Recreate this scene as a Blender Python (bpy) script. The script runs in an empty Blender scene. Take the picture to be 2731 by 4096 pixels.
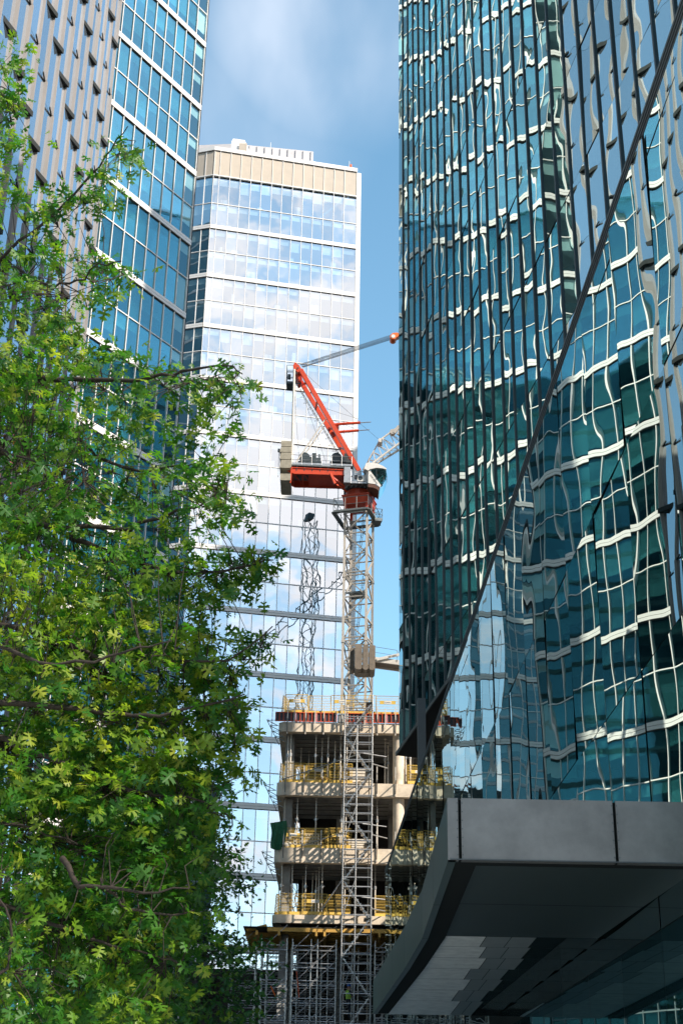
import bpy, math, random, mathutils
import numpy as np
from mathutils import Vector, Matrix
random.seed(7)
rng = np.random.default_rng(11)
R = math.radians
SC = bpy.context.scene
COL = SC.collection
# ------------------------------------------------------------------ camera
F = 5689.0; PITCH = R(24.9); ROLL = R(1.05)
CAM = Vector((0, 0, 1.6))
fw = Vector((0, math.cos(PITCH), math.sin(PITCH)))
u0 = Vector((0, -math.sin(PITCH), math.cos(PITCH))); r0 = Vector((1, 0, 0))
cr = math.cos(ROLL)*r0 + math.sin(ROLL)*u0
cu = -math.sin(ROLL)*r0 + math.cos(ROLL)*u0
cd = bpy.data.cameras.new('camera'); cam = bpy.data.objects.new('camera', cd); COL.objects.link(cam)
cd.sensor_fit = 'VERTICAL'; cd.sensor_height = 36.0; cd.lens = 36.0*F/4096; cd.clip_start = 0.2; cd.clip_end = 3000
m = Matrix((cr, cu, -fw)).transposed().to_4x4(); m.translation = CAM
cam.matrix_world = m
SC.camera = cam

def ray(x, y):
    return (fw + cr*((x-1365.5)/F) - cu*((y-2048.0)/F)).normalized()
def at(x, y, Z):
    d = ray(x, y); return CAM + d*(Z/d.y)
def proj(P):
    v = Vector(P)-CAM; z = v.dot(fw)
    return (1365.5+F*v.dot(cr)/z, 2048-F*v.dot(cu)/z, z)
def azd(a):
    return Vector((math.sin(R(a)), math.cos(R(a)), 0))
Z3 = Vector((0, 0, 1))
# ------------------------------------------------------------------ world, sun
SUN_AZ, SUN_EL = 124.0, 38.0
w = bpy.data.worlds.new("World"); SC.world = w; w.use_nodes = True
nt = w.node_tree; N = nt.nodes; L = nt.links; N.clear()
out = N.new('ShaderNodeOutputWorld'); bg = N.new('ShaderNodeBackground')
sky = N.new('ShaderNodeTexSky'); sky.sky_type = 'NISHITA'; sky.sun_disc = False
sky.sun_elevation = R(SUN_EL); sky.sun_rotation = R(SUN_AZ); sky.air_density = 1.0; sky.dust_density = 0.6; sky.ozone_density = 1.4
tc = N.new('ShaderNodeTexCoord')
def wnode(t, **k):
    n = N.new(t)
    for a, b in k.items(): setattr(n, a, b)
    return n
def math_n(nodes, links, op, a, b=None, clamp=False):
    n = nodes.new('ShaderNodeMath'); n.operation = op; n.use_clamp = clamp
    for i, v in enumerate((a, b)):
        if v is None: continue
        if isinstance(v, (int, float)): n.inputs[i].default_value = v
        else: links.new(v, n.inputs[i])
    return n.outputs[0]
noi = wnode('ShaderNodeTexNoise'); noi.inputs['Scale'].default_value = 10.5; noi.inputs['Detail'].default_value = 8; noi.inputs['Roughness'].default_value = 0.58; noi.inputs['Distortion'].default_value = 0.25
mp = N.new('ShaderNodeMapping'); mp.inputs['Scale'].default_value = (1.0, 1.0, 1.9); mp.inputs['Location'].default_value = (3.1, 0.4, 1.2)
L.new(tc.outputs['Generated'], mp.inputs['Vector']); L.new(mp.outputs[0], noi.inputs['Vector'])
def dirdot(az, el):
    d = Vector((math.sin(R(az))*math.cos(R(el)), math.cos(R(az))*math.cos(R(el)), math.sin(R(el))))
    v = N.new('ShaderNodeVectorMath'); v.operation = 'DOT_PRODUCT'; v.inputs[1].default_value = d
    L.new(tc.outputs['Generated'], v.inputs[0]); return v.outputs['Value']
def maprange(val, a, b, c, d, smooth=True):
    n = N.new('ShaderNodeMapRange'); n.interpolation_type = 'SMOOTHSTEP' if smooth else 'LINEAR'
    n.inputs[1].default_value = a; n.inputs[2].default_value = b; n.inputs[3].default_value = c; n.inputs[4].default_value = d
    L.new(val, n.inputs[0]); return n.outputs[0]
south = maprange(dirdot(155, 10), 0.55, 0.9, -0.22, 0.0)      # cumulus only in the southern sky
glare = maprange(dirdot(156, 38), 0.94, 0.99, 0.0, 0.11)       # thin bright cloud sheet high in the south
s1 = math_n(N, L, 'ADD', noi.outputs['Fac'], south); s2 = math_n(N, L, 'ADD', s1, glare)
cum = maprange(s2, 0.46, 0.66, 0.0, 1.0)
# faint high wisp in the north
noi2 = wnode('ShaderNodeTexNoise'); noi2.inputs['Scale'].default_value = 6.0; noi2.inputs['Detail'].default_value = 5
mp2 = N.new('ShaderNodeMapping'); mp2.inputs['Scale'].default_value = (1.0, 0.5, 0.6); mp2.inputs['Rotation'].default_value = (0, R(35), 0)
L.new(tc.outputs['Generated'], mp2.inputs['Vector']); L.new(mp2.outputs[0], noi2.inputs['Vector'])
def raydot(px, py):
    d = ray(px, py); v = N.new('ShaderNodeVectorMath'); v.operation = 'DOT_PRODUCT'; v.inputs[1].default_value = d
    L.new(tc.outputs['Generated'], v.inputs[0]); return v.outputs['Value']
wa = maprange(raydot(1300, 120), 0.9955, 0.99985, 0.0, 1.0); wb = maprange(raydot(1090, 470), 0.9965, 0.9999, 0.0, 0.45); wz = math_n(N, L, 'MAXIMUM', wa, wb)
wn = maprange(noi2.outputs['Fac'], 0.34, 0.68, 0.18, 1.0)
wisp = math_n(N, L, 'MULTIPLY', math_n(N, L, 'MULTIPLY', wz, wn), 0.42)
msk = math_n(N, L, 'MAXIMUM', cum, wisp)
hsv = N.new('ShaderNodeHueSaturation'); hsv.inputs['Hue'].default_value = 0.478; hsv.inputs['Saturation'].default_value = 1.08; hsv.inputs['Value'].default_value = 1.0
L.new(sky.outputs[0], hsv.inputs['Color'])
cmix = N.new('ShaderNodeMix'); cmix.data_type = 'RGBA'
L.new(msk, cmix.inputs['Factor']); L.new(hsv.outputs[0], cmix.inputs[6]); cmix.inputs[7].default_value = (6.0, 5.9, 6.1, 1)
L.new(cmix.outputs[2], bg.inputs['Color']); bg.inputs['Strength'].default_value = 0.15
L.new(bg.outputs[0], out.inputs[0])
sl = bpy.data.lights.new('sun', 'SUN'); so = bpy.data.objects.new('sun', sl); COL.objects.link(so)
sl.energy = 3.8; sl.angle = R(0.5); sl.color = (1.0, 0.91, 0.79)
sd = Vector((math.sin(R(SUN_AZ))*math.cos(R(SUN_EL)), math.cos(R(SUN_AZ))*math.cos(R(SUN_EL)), math.sin(R(SUN_EL))))
so.rotation_euler = sd.to_track_quat('Z', 'Y').to_euler(); so.location = (20, -10, 60)
SC.view_settings.view_transform = 'Standard'; SC.view_settings.look = 'None'; SC.view_settings.exposure = 0.95; SC.view_settings.gamma = 1.0
SC.cycles.max_bounces = 9; SC.cycles.glossy_bounces = 4; SC.cycles.diffuse_bounces = 3; SC.cycles.transmission_bounces = 4; SC.cycles.transparent_max_bounces = 14
SC.cycles.caustics_reflective = False; SC.cycles.caustics_refractive = False
SC.cycles.sample_clamp_indirect = 6.0

# ------------------------------------------------------------------ materials
def newmat(name):
    m = bpy.data.materials.new(name); m.use_nodes = True; m.node_tree.nodes.clear(); return m, m.node_tree.nodes, m.node_tree.links
def solid(name, col, rough=0.6, metal=0.0, var=0.12, scale=2.0, bump=0.0, spec=0.5, stain=None):
    m, n, l = newmat(name)
    o = n.new('ShaderNodeOutputMaterial'); b = n.new('ShaderNodeBsdfPrincipled')
    b.inputs['Roughness'].default_value = rough; b.inputs['Metallic'].default_value = metal
    b.inputs['Specular IOR Level'].default_value = spec
    t = n.new('ShaderNodeTexCoord'); x = n.new('ShaderNodeTexNoise'); x.inputs['Scale'].default_value = scale; x.inputs['Detail'].default_value = 6; x.inputs['Roughness'].default_value = 0.65
    l.new(t.outputs['Object'], x.inputs['Vector'])
    rp = n.new('ShaderNodeValToRGB'); c = Vector(col)
    rp.color_ramp.elements[0].position = 0.3; rp.color_ramp.elements[1].position = 0.72
    dk = c*(1-var*1.4) if stain is None else Vector(stain)
    rp.color_ramp.elements[0].color = (*dk, 1); rp.color_ramp.elements[1].color = (*(c*(1+var)), 1)
    l.new(x.outputs['Fac'], rp.inputs[0]); l.new(rp.outputs[0], b.inputs['Base Color'])
    if bump:
        bm = n.new('ShaderNodeBump'); bm.inputs['Strength'].default_value = bump; bm.inputs['Distance'].default_value = 0.02
        x2 = n.new('ShaderNodeTexNoise'); x2.inputs['Scale'].default_value = scale*9; x2.inputs['Detail'].default_value = 4
        l.new(t.outputs['Object'], x2.inputs['Vector']); l.new(x2.outputs['Fac'], bm.inputs['Height']); l.new(bm.outputs[0], b.inputs['Normal'])
    l.new(b.outputs[0], o.inputs[0]); return m
def wobble(n, l, k, scale, sz=(1, 1, 1)):
    t = n.new('ShaderNodeTexCoord'); mpp = n.new('ShaderNodeMapping'); mpp.inputs['Scale'].default_value = sz
    l.new(t.outputs['Object'], mpp.inputs['Vector'])
    x = n.new('ShaderNodeTexNoise'); x.inputs['Scale'].default_value = scale; x.inputs['Detail'].default_value = 1.5; x.inputs['Roughness'].default_value = 0.4
    oi = n.new('ShaderNodeObjectInfo'); gi = n.new('ShaderNodeNewGeometry')
    rs = math_n(n, l, 'ADD', oi.outputs['Random'], gi.outputs['Random Per Island']); rm = math_n(n, l, 'MULTIPLY', rs, 61.0)
    ad = n.new('ShaderNodeVectorMath'); ad.operation = 'ADD'; l.new(mpp.outputs[0], ad.inputs[0]); l.new(rm, ad.inputs[1])
    l.new(ad.outputs[0], x.inputs['Vector'])
    s = n.new('ShaderNodeVectorMath'); s.operation = 'SUBTRACT'; s.inputs[1].default_value = (0.5, 0.5, 0.5); l.new(x.outputs['Color'], s.inputs[0])
    c = n.new('ShaderNodeVectorMath'); c.operation = 'SCALE'; c.inputs['Scale'].default_value = k; l.new(s.outputs[0], c.inputs[0])
    g = n.new('ShaderNodeNewGeometry'); a = n.new('ShaderNodeVectorMath'); a.operation = 'ADD'; l.new(g.outputs['Normal'], a.inputs[0]); l.new(c.outputs[0], a.inputs[1])
    nn = n.new('ShaderNodeVectorMath'); nn.operation = 'NORMALIZE'; l.new(a.outputs[0], nn.inputs[0]); return nn.outputs[0]
def panevar(n, l, col, sock, amt):
    oi = n.new('ShaderNodeObjectInfo'); gi = n.new('ShaderNodeNewGeometry')
    rs = math_n(n, l, 'FRACT', math_n(n, l, 'MULTIPLY', math_n(n, l, 'ADD', oi.outputs['Random'], gi.outputs['Random Per Island']), 7.31))
    v = math_n(n, l, 'ADD', math_n(n, l, 'MULTIPLY', rs, 2*amt), 1.0-amt)
    c = n.new('ShaderNodeVectorMath'); c.operation = 'SCALE'; c.inputs[0].default_value = col; l.new(v, c.inputs['Scale']); l.new(c.outputs[0], sock)
def mirror_glass(name, refl, dark, fac, k, scale, rough=0.0, sz=(1, 1, 1)):
    m, n, l = newmat(name)
    o = n.new('ShaderNodeOutputMaterial'); mx = n.new('ShaderNodeMixShader'); mx.inputs[0].default_value = fac
    d = n.new('ShaderNodeBsdfDiffuse'); d.inputs['Color'].default_value = (*dark, 1)
    g = n.new('ShaderNodeBsdfGlossy'); g.inputs['Color'].default_value = (*refl, 1); g.inputs['Roughness'].default_value = rough
    l.new(wobble(n, l, k, scale, sz), g.inputs['Normal']); panevar(n, l, refl, g.inputs['Color'], 0.13)
    l.new(d.outputs[0], mx.inputs[1]); l.new(g.outputs[0], mx.inputs[2]); l.new(mx.outputs[0], o.inputs[0]); return m
def see_glass(name, tint, refl, fac, k, scale):
    m, n, l = newmat(name)
    o = n.new('ShaderNodeOutputMaterial'); mx = n.new('ShaderNodeMixShader'); mx.inputs[0].default_value = fac
    d = n.new('ShaderNodeBsdfTransparent'); d.inputs['Color'].default_value = (*tint, 1)
    g = n.new('ShaderNodeBsdfGlossy'); g.inputs['Color'].default_value = (*refl, 1); g.inputs['Roughness'].default_value = 0.0
    l.new(wobble(n, l, k, scale), g.inputs['Normal']); panevar(n, l, refl, g.inputs['Color'], 0.10); panevar(n, l, tint, d.inputs['Color'], 0.16)
    l.new(d.outputs[0], mx.inputs[1]); l.new(g.outputs[0], mx.inputs[2]); l.new(mx.outputs[0], o.inputs[0]); return m
def emis(name, col, s):
    m, n, l = newmat(name); o = n.new('ShaderNodeOutputMaterial'); e = n.new('ShaderNodeEmission'); e.inputs[0].default_value = (*col, 1); e.inputs[1].default_value = s; l.new(e.outputs[0], o.inputs[0]); return m
M = {}
M['white_frame'] = solid('white_frame', (0.80, 0.775, 0.75), 0.45, var=0.04, scale=0.5)
M['frame_joint'] = solid('frame_joint', (0.16, 0.14, 0.13), 0.8)
M['glass_blue'] = see_glass('glass_blue', (0.72, 0.92, 0.94), (0.66, 0.93, 0.96), 0.34, 0.004, 0.8)
M['glass_pale'] = see_glass('glass_pale', (0.74, 0.88, 0.94), (0.95, 0.98, 1.0), 0.54, 0.012, 0.55)
M['blind'] = solid('blind', (0.80, 0.84, 0.80), 0.9, var=0.04, scale=0.6)
M['ceiling'] = solid('ceiling', (0.55, 0.6, 0.6), 0.9, var=0.08, scale=0.4)
M['core'] = solid('core', (0.05, 0.235, 0.34), 0.9, var=0.5, scale=0.25)
M['furniture'] = solid('furniture', (0.75, 0.72, 0.68), 0.6)
M['louvre'] = solid('louvre', (0.50, 0.43, 0.35), 0.7, var=0.05, scale=1.0)
M['roof_screen'] = solid('roof_screen', (0.55, 0.52, 0.52), 0.6, var=0.1, scale=0.4)
M['beige'] = solid('beige', (0.34, 0.315, 0.30), 0.6, var=0.06, scale=0.7)
M['pale_glass'] = mirror_glass('pale_glass', (0.86, 0.88, 0.93), (0.20, 0.25, 0.30), 0.78, 0.003, 0.5, 0.03)
M['dark_vent'] = solid('dark_vent', (0.018, 0.02, 0.018), 0.7)
M['tower_glass'] = mirror_glass('tower_glass', (0.66, 0.77, 0.74), (0.004, 0.018, 0.022), 0.86, 0.0135, 0.62, sz=(1, 1, 0.8))
M['podium_glass'] = mirror_glass('podium_glass', (0.62, 0.73, 0.70), (0.004, 0.018, 0.022), 0.86, 0.0145, 0.62, sz=(1, 1, 0.8))
M['sky_glass'] = mirror_glass('sky_glass', (0.85, 0.92, 0.95), (0.05, 0.09, 0.12), 0.9, 0.003, 0.5)
M['dark_glass'] = mirror_glass('dark_glass', (0.25, 0.40, 0.42), (0.008, 0.026, 0.032), 0.45, 0.004, 0.6)
M['fin'] = solid('fin', (0.008, 0.014, 0.016), 0.45, 0.0, var=0.15)
M['joint'] = solid('joint', (0.004, 0.006, 0.006), 0.9, spec=0.15)
M['black_soffit'] = solid('black_soffit', (0.006, 0.007, 0.007), 0.7)
M['dark_steel'] = solid('dark_steel', (0.035, 0.042, 0.045), 0.5)
M['fascia'] = solid('fascia', (0.145, 0.137, 0.13), 0.40, 0.55, var=0.22, scale=1.9, bump=0.06)
M['fascia_side'] = solid('fascia_side', (0.035, 0.052, 0.047), 0.38, 0.3, var=0.08, scale=1.0)
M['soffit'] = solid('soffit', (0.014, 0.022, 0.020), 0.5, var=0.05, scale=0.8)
M['soffit_refl_pale'] = solid('soffit_refl_pale', (0.70, 0.70, 0.66), 0.5, var=0.16, scale=5, bump=0.1)  # pale part of the soffit's reflection, put into the tile colour
M['soffit_refl_mid'] = solid('soffit_refl_mid', (0.26, 0.27, 0.26), 0.3, var=0.12, scale=4)  # dimmer part of the same painted reflection
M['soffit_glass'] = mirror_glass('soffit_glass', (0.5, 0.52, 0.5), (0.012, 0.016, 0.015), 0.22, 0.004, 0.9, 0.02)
M['concrete'] = solid('concrete', (0.80, 0.67, 0.52), 0.85, var=0.24, scale=1.1, bump=0.15)
M['concrete_grey'] = solid('concrete_grey', (0.34, 0.33, 0.31), 0.9, var=0.2, scale=1.5, bump=0.2)
M['ballast'] = solid('ballast', (0.36, 0.33, 0.26), 0.9, var=0.18, scale=3, bump=0.3)
M['ballast_dark'] = solid('ballast_dark', (0.20, 0.165, 0.13), 0.9, var=0.18, scale=3, bump=0.3)
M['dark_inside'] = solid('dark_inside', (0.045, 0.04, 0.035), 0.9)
M['crane_red'] = solid('crane_red', (0.62, 0.062, 0.014), 0.42, var=0.12, scale=2.5)
M['crane_grey'] = solid('crane_grey', (0.44, 0.40, 0.35), 0.55, var=0.12, scale=3)
M['crane_white'] = solid('crane_white', (0.66, 0.62, 0.56), 0.5, var=0.08, scale=3)
M['rail'] = solid('rail', (0.16, 0.18, 0.18), 0.5, 0.3)
M['winch'] = solid('winch', (0.035, 0.05, 0.055), 0.5)
M['cab_white'] = solid('cab_white', (0.74, 0.72, 0.68), 0.4, var=0.04)
M['cab_glass'] = see_glass('cab_glass', (0.45, 0.75, 0.78), (0.7, 0.9, 0.95), 0.35, 0.0, 1)
M['brown'] = solid('brown', (0.12, 0.05, 0.03), 0.7)
M['cable'] = solid('cable', (0.10, 0.11, 0.12), 0.5)
M['orange'] = solid('orange', (0.85, 0.16, 0.02), 0.45)
M['galv'] = solid('galv', (0.46, 0.46, 0.46), 0.4, 0.6, var=0.15, scale=4)
M['prop'] = solid('prop', (0.66, 0.60, 0.52), 0.5, 0.2, var=0.2, scale=5)
M['yellow'] = solid('yellow', (0.76, 0.50, 0.10), 0.55, var=0.12, scale=4)
M['timber'] = solid('timber', (0.62, 0.36, 0.08), 0.7, var=0.2, scale=3)
M['form_orange'] = solid('form_orange', (0.68, 0.10, 0.025), 0.5, var=0.2, scale=5)
M['form_ply'] = solid('form_ply', (0.05, 0.035, 0.045), 0.6, var=0.4, scale=6)
M['label_white'] = solid('label_white', (0.78, 0.76, 0.72), 0.6, var=0.03)
M['ink'] = solid('ink', (0.03, 0.03, 0.035), 0.6)
M['pallet'] = solid('pallet', (0.72, 0.66, 0.56), 0.7, var=0.1, scale=5)
M['net'] = solid('net', (0.02, 0.13, 0.06), 0.8, var=0.35, scale=9)
M['hivis'] = solid('hivis', (0.36, 0.62, 0.08), 0.7)
M['trousers'] = solid('trousers', (0.02, 0.025, 0.035), 0.9)
M['skin'] = solid('skin', (0.45, 0.26, 0.18), 0.6)
M['helmet'] = solid('helmet', (0.02, 0.12, 0.45), 0.35)
M['bark'] = solid('bark', (0.030, 0.020, 0.014), 0.85, var=0.4, scale=14, bump=0.4)
M['far_wall'] = solid('far_wall', (0.42, 0.40, 0.38), 0.8)

def leafmat(name, c0, c1, c2, trans):
    m, n, l = newmat(name)
    o = n.new('ShaderNodeOutputMaterial'); g = n.new('ShaderNodeNewGeometry'); rp = n.new('ShaderNodeValToRGB')
    e = rp.color_ramp.elements; e[0].position = 0.0; e[0].color = (*c0, 1); e[1].position = 1.0; e[1].color = (*c2, 1)
    e2 = e.new(0.62); e2.color = (*c1, 1)
    l.new(g.outputs['Random Per Island'], rp.inputs[0])
    b = n.new('ShaderNodeBsdfPrincipled'); b.inputs['Roughness'].default_value = 0.42; b.inputs['Specular IOR Level'].default_value = 0.35
    l.new(rp.outputs[0], b.inputs['Base Color'])
    t = n.new('ShaderNodeBsdfTranslucent'); mm = n.new('ShaderNodeMix'); mm.data_type = 'RGBA'; mm.blend_type = 'MULTIPLY'; mm.inputs['Factor'].default_value = 1.0
    l.new(rp.outputs[0], mm.inputs[6]); mm.inputs[7].default_value = (1.7, 2.0, 0.8, 1)
    l.new(mm.outputs[2], t.inputs['Color'])
    mx = n.new('ShaderNodeMixShader'); mx.inputs[0].default_value = trans
    l.new(b.outputs[0], mx.inputs[1]); l.new(t.outputs[0], mx.inputs[2]); l.new(mx.outputs[0], o.inputs[0]); return m
M['leaf'] = leafmat('leaf', (0.022, 0.092, 0.014), (0.052, 0.155, 0.016), (0.155, 0.245, 0.024), 0.46)
M['leaf_lit'] = leafmat('leaf_lit', (0.09, 0.18, 0.014), (0.19, 0.27, 0.024), (0.31, 0.33, 0.04), 0.46)  # yellow of brightly lit leaves put into the leaf colour
M['leaf_dark'] = leafmat('leaf_dark', (0.010, 0.06, 0.012), (0.025, 0.10, 0.012), (0.10, 0.18, 0.015), 0.35)

# paving and ground
def paving(name, c, size, joint):
    m, n, l = newmat(name)
    o = n.new('ShaderNodeOutputMaterial'); b = n.new('ShaderNodeBsdfPrincipled'); b.inputs['Roughness'].default_value = 0.8
    t = n.new('ShaderNodeTexCoord'); br = n.new('ShaderNodeTexBrick'); br.offset = 0.5
    br.inputs['Scale'].default_value = 1.0; br.inputs['Brick Width'].default_value = size[0]; br.inputs['Row Height'].default_value = size[1]; br.inputs['Mortar Size'].default_value = 0.02
    cc = Vector(c); br.inputs['Color1'].default_value = (*(cc*0.92), 1); br.inputs['Color2'].default_value = (*(cc*1.05), 1); br.inputs['Mortar'].default_value = (*joint, 1)
    x = n.new('ShaderNodeTexNoise'); x.inputs['Scale'].default_value = 1.1; x.inputs['Detail'].default_value = 7
    l.new(t.outputs['Object'], br.inputs['Vector']); l.new(t.outputs['Object'], x.inputs['Vector'])
    mm = n.new('ShaderNodeMix'); mm.data_type = 'RGBA'; mm.blend_type = 'MULTIPLY'; mm.inputs['Factor'].default_value = 0.2
    l.new(br.outputs['Color'], mm.inputs[6]); l.new(x.outputs['Fac'], mm.inputs[7]); l.new(mm.outputs[2], b.inputs['Base Color'])
    l.new(b.outputs[0], o.inputs[0]); return m
M['paving'] = paving('paving', (0.85, 0.83, 0.78), (1.2, 0.6), (0.12, 0.12, 0.12))
M['asphalt'] = solid('asphalt', (0.055, 0.055, 0.057), 0.9, var=0.2, scale=6, bump=0.2)
M['kerb'] = solid('kerb', (0.38, 0.37, 0.35), 0.8)

# ------------------------------------------------------------------ mesh builder
WL = {}
class MB:
    def __init__(s): s.v = []; s.f = []; s.m = []
    def poly(s, pts, mi=0):
        k = len(s.v); s.v += [tuple(p) for p in pts]; s.f.append(tuple(range(k, k+len(pts)))); s.m.append(mi)
    def obox(s, o, a, b, c, mi=0):          # corner o and three edge vectors
        o = Vector(o); a = Vector(a); b = Vector(b); c = Vector(c)
        if a.cross(b).dot(c) < 0: a, b = b, a
        k = len(s.v)
        s.v += [tuple(p) for p in (o, o+a, o+a+b, o+b, o+c, o+a+c, o+a+b+c, o+b+c)]
        for q in ((0, 3, 2, 1), (4, 5, 6, 7), (0, 1, 5, 4), (1, 2, 6, 5), (2, 3, 7, 6), (3, 0, 4, 7)):
            s.f.append(tuple(k+i for i in q)); s.m.append(mi)
        return s
    def box(s, x0, x1, y0, y1, z0, z1, mi=0):
        return s.obox((x0, y0, z0), (x1-x0, 0, 0), (0, y1-y0, 0), (0, 0, z1-z0), mi)
    def bar(s, p, q, wd, ht=None, mi=0, up=None):     # rectangular bar between two points
        p = Vector(p); q = Vector(q); ht = ht or wd; d = (q-p)
        if d.length < 1e-6: return s
        n = d.normalized(); up = Vector(up) if up is not None else (Z3 if abs(n.z) < 0.95 else Vector((0, 1, 0)))
        a = n.cross(up).normalized(); b = a.cross(n).normalized()
        return s.obox(p-a*wd/2-b*ht/2, a*wd, b*ht, d, mi)
    def tube(s, p, q, r, n=6, r2=None, mi=0, caps=True):
        p = Vector(p); q = Vector(q); d = q-p
        if d.length < 1e-6: return s
        r2 = r if r2 is None else r2; nn = d.normalized()
        a = nn.cross(Z3 if abs(nn.z) < 0.95 else Vector((0, 1, 0))).normalized(); b = nn.cross(a)
        k = len(s.v)
        for P, rr in ((p, r), (q, r2)):
            for i in range(n):
                t = 2*math.pi*i/n; s.v.append(tuple(P+a*(math.cos(t)*rr)+b*(math.sin(t)*rr)))
        for i in range(n):
            j = (i+1) % n; s.f.append((k+i, k+j, k+n+j, k+n+i)); s.m.append(mi)
        if caps:
            s.f.append(tuple(k+n-1-i for i in range(n))); s.m.append(mi); s.f.append(tuple(k+n+i for i in range(n))); s.m.append(mi)
        return s
    def path(s, pts, r0, r1, n=6, mi=0):
        pts = [Vector(p) for p in pts]; k0 = len(s.v); m = len(pts)
        for i, P in enumerate(pts):
            d = (pts[min(i+1, m-1)]-pts[max(i-1, 0)]).normalized(); a = d.cross(Z3 if abs(d.z) < 0.9 else Vector((0, 1, 0))).normalized(); b = d.cross(a)
            rr = r0+(r1-r0)*i/(m-1)
            for j in range(n):
                t = 2*math.pi*j/n; s.v.append(tuple(P+a*(math.cos(t)*rr)+b*(math.sin(t)*rr)))
        for i in range(m-1):
            for j in range(n):
                jj = (j+1) % n; s.f.append((k0+i*n+j, k0+i*n+jj, k0+(i+1)*n+jj, k0+(i+1)*n+j)); s.m.append(mi)
        return s
    def prism(s, pts, h, mi=0):               # polygon pts (3D, planar) extruded by vector h
        pts = [Vector(p) for p in pts]; h = Vector(h); k = len(s.v); n = len(pts)
        nor = Vector((0, 0, 0))
        for i in range(n): nor += pts[i].cross(pts[(i+1) % n])
        if nor.dot(h) > 0: pts = pts[::-1]
        s.v += [tuple(p) for p in pts]+[tuple(p+h) for p in pts]
        s.f.append(tuple(range(k, k+n))); s.m.append(mi); s.f.append(tuple(k+n+n-1-i for i in range(n))); s.m.append(mi)
        for i in range(n):
            j = (i+1) % n; s.f.append((k+j, k+i, k+n+i, k+n+j)); s.m.append(mi)
        return s
    def build(s, name, mats, parent=None, smooth=False, local=False):
        me = bpy.data.meshes.new(name); me.from_pydata(s.v, [], s.f)
        mats = mats if isinstance(mats, (list, tuple)) else [mats]
        for q in mats: me.materials.append(M[q] if isinstance(q, str) else q)
        if len(mats) > 1: me.polygons.foreach_set('material_index', s.m)
        if smooth: me.polygons.foreach_set('use_smooth', [True]*len(s.f))
        me.update()
        o = bpy.data.objects.new(name, me); COL.objects.link(o)
        if parent is not None:
            o.parent = parent
            if not local:
                o.location = -WL.get(parent.name, Vector((0, 0, 0)))
        return o
def tag(o, label=None, cat=None, group=None, kind=None):
    if label: o['label'] = label
    if cat: o['category'] = cat
    if group: o['group'] = group
    if kind: o['kind'] = kind
    return o
def thing(name, label, cat, loc=(0, 0, 0), group=None, rz=0.0):
    o = bpy.data.objects.new(name, None); COL.objects.link(o); o.location = loc; o.rotation_euler.z = rz
    o.empty_display_size = 0.5
    tag(o, label, cat, group); WL[o.name] = Vector(loc); return o
def copy_tree(o, parent=None):
    c = o.copy(); COL.objects.link(c)
    if parent is not None: c.parent = parent
    for ch in list(o.children): copy_tree(ch, c)
    return c
def textmesh(s, size, name, mat, mtx, parent, extr=0.002):
    cu_ = bpy.data.curves.new(name, 'FONT'); cu_.body = s; cu_.size = size; cu_.extrude = extr; cu_.align_x = 'CENTER'; cu_.align_y = 'CENTER'
    t = bpy.data.objects.new(name+'_src', cu_); COL.objects.link(t)
    dg = bpy.context.evaluated_depsgraph_get(); dg.update()
    me = bpy.data.meshes.new_from_object(t.evaluated_get(dg)); bpy.data.objects.remove(t); bpy.data.curves.remove(cu_)
    me.materials.clear(); me.materials.append(M[mat]); me.transform(mtx)
    o = bpy.data.objects.new(name, me); COL.objects.link(o); o.parent = parent; o.location = -WL.get(parent.name, Vector((0, 0, 0))); return o

# ------------------------------------------------------------------ ground
g = MB(); g.poly([(-900, -600, 0), (900, -600, 0), (900, 1300, 0), (-900, 1300, 0)]); tag(g.build('ground', 'asphalt'), kind='structure')
g = MB(); g.poly([(-16, -20, 0.12), (3.2, -20, 0.12), (3.2, 70, 0.12), (-16, 70, 0.12)]); g.box(-16.3, -16, -20, 70, 0, 0.125, 1); g.box(-16.3, 3.5, 70, 70.3, 0, 0.125, 1)
tag(g.build('pavement', ['paving', 'kerb']), kind='structure')

# ------------------------------------------------------------------ curtain wall towers
def in_frame(P):
    x, y, z = proj(P); return z > 0 and -60 < x < 2791 and -60 < y < 4156
class Facade:
    """one flat curtain wall: origin P0 (x, y), direction az, outward normal side"""
    def __init__(s, P0, az, out):
        s.P0 = Vector((P0[0], P0[1], 0)); s.d = azd(az); s.n = Vector((s.d.y, -s.d.x, 0))*out
    def p(s, a, o, z): return s.P0+s.d*a+s.n*o+Z3*z
    def box(s, mb, a0, a1, o0, o1, z0, z1, mi=0):
        return mb.obox(s.p(a0, o0, z0), s.d*(a1-a0), s.n*(o1-o0), Z3*(z1-z0), mi)
    def quad(s, mb, a0, a1, o, z0, z1, tilt=(0, 0), mi=0):
        c = ((a0+a1)/2, (z0+z1)/2)
        pts = [(a0, z0), (a1, z0), (a1, z1), (a0, z1)]
        q = [s.p(a, o+(a-c[0])*tilt[0]+(z-c[1])*tilt[1], z) for a, z in pts]
        if (q[1]-q[0]).cross(q[2]-q[1]).dot(s.n) < 0: q = q[::-1]
        mb.poly(q, mi)
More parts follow.
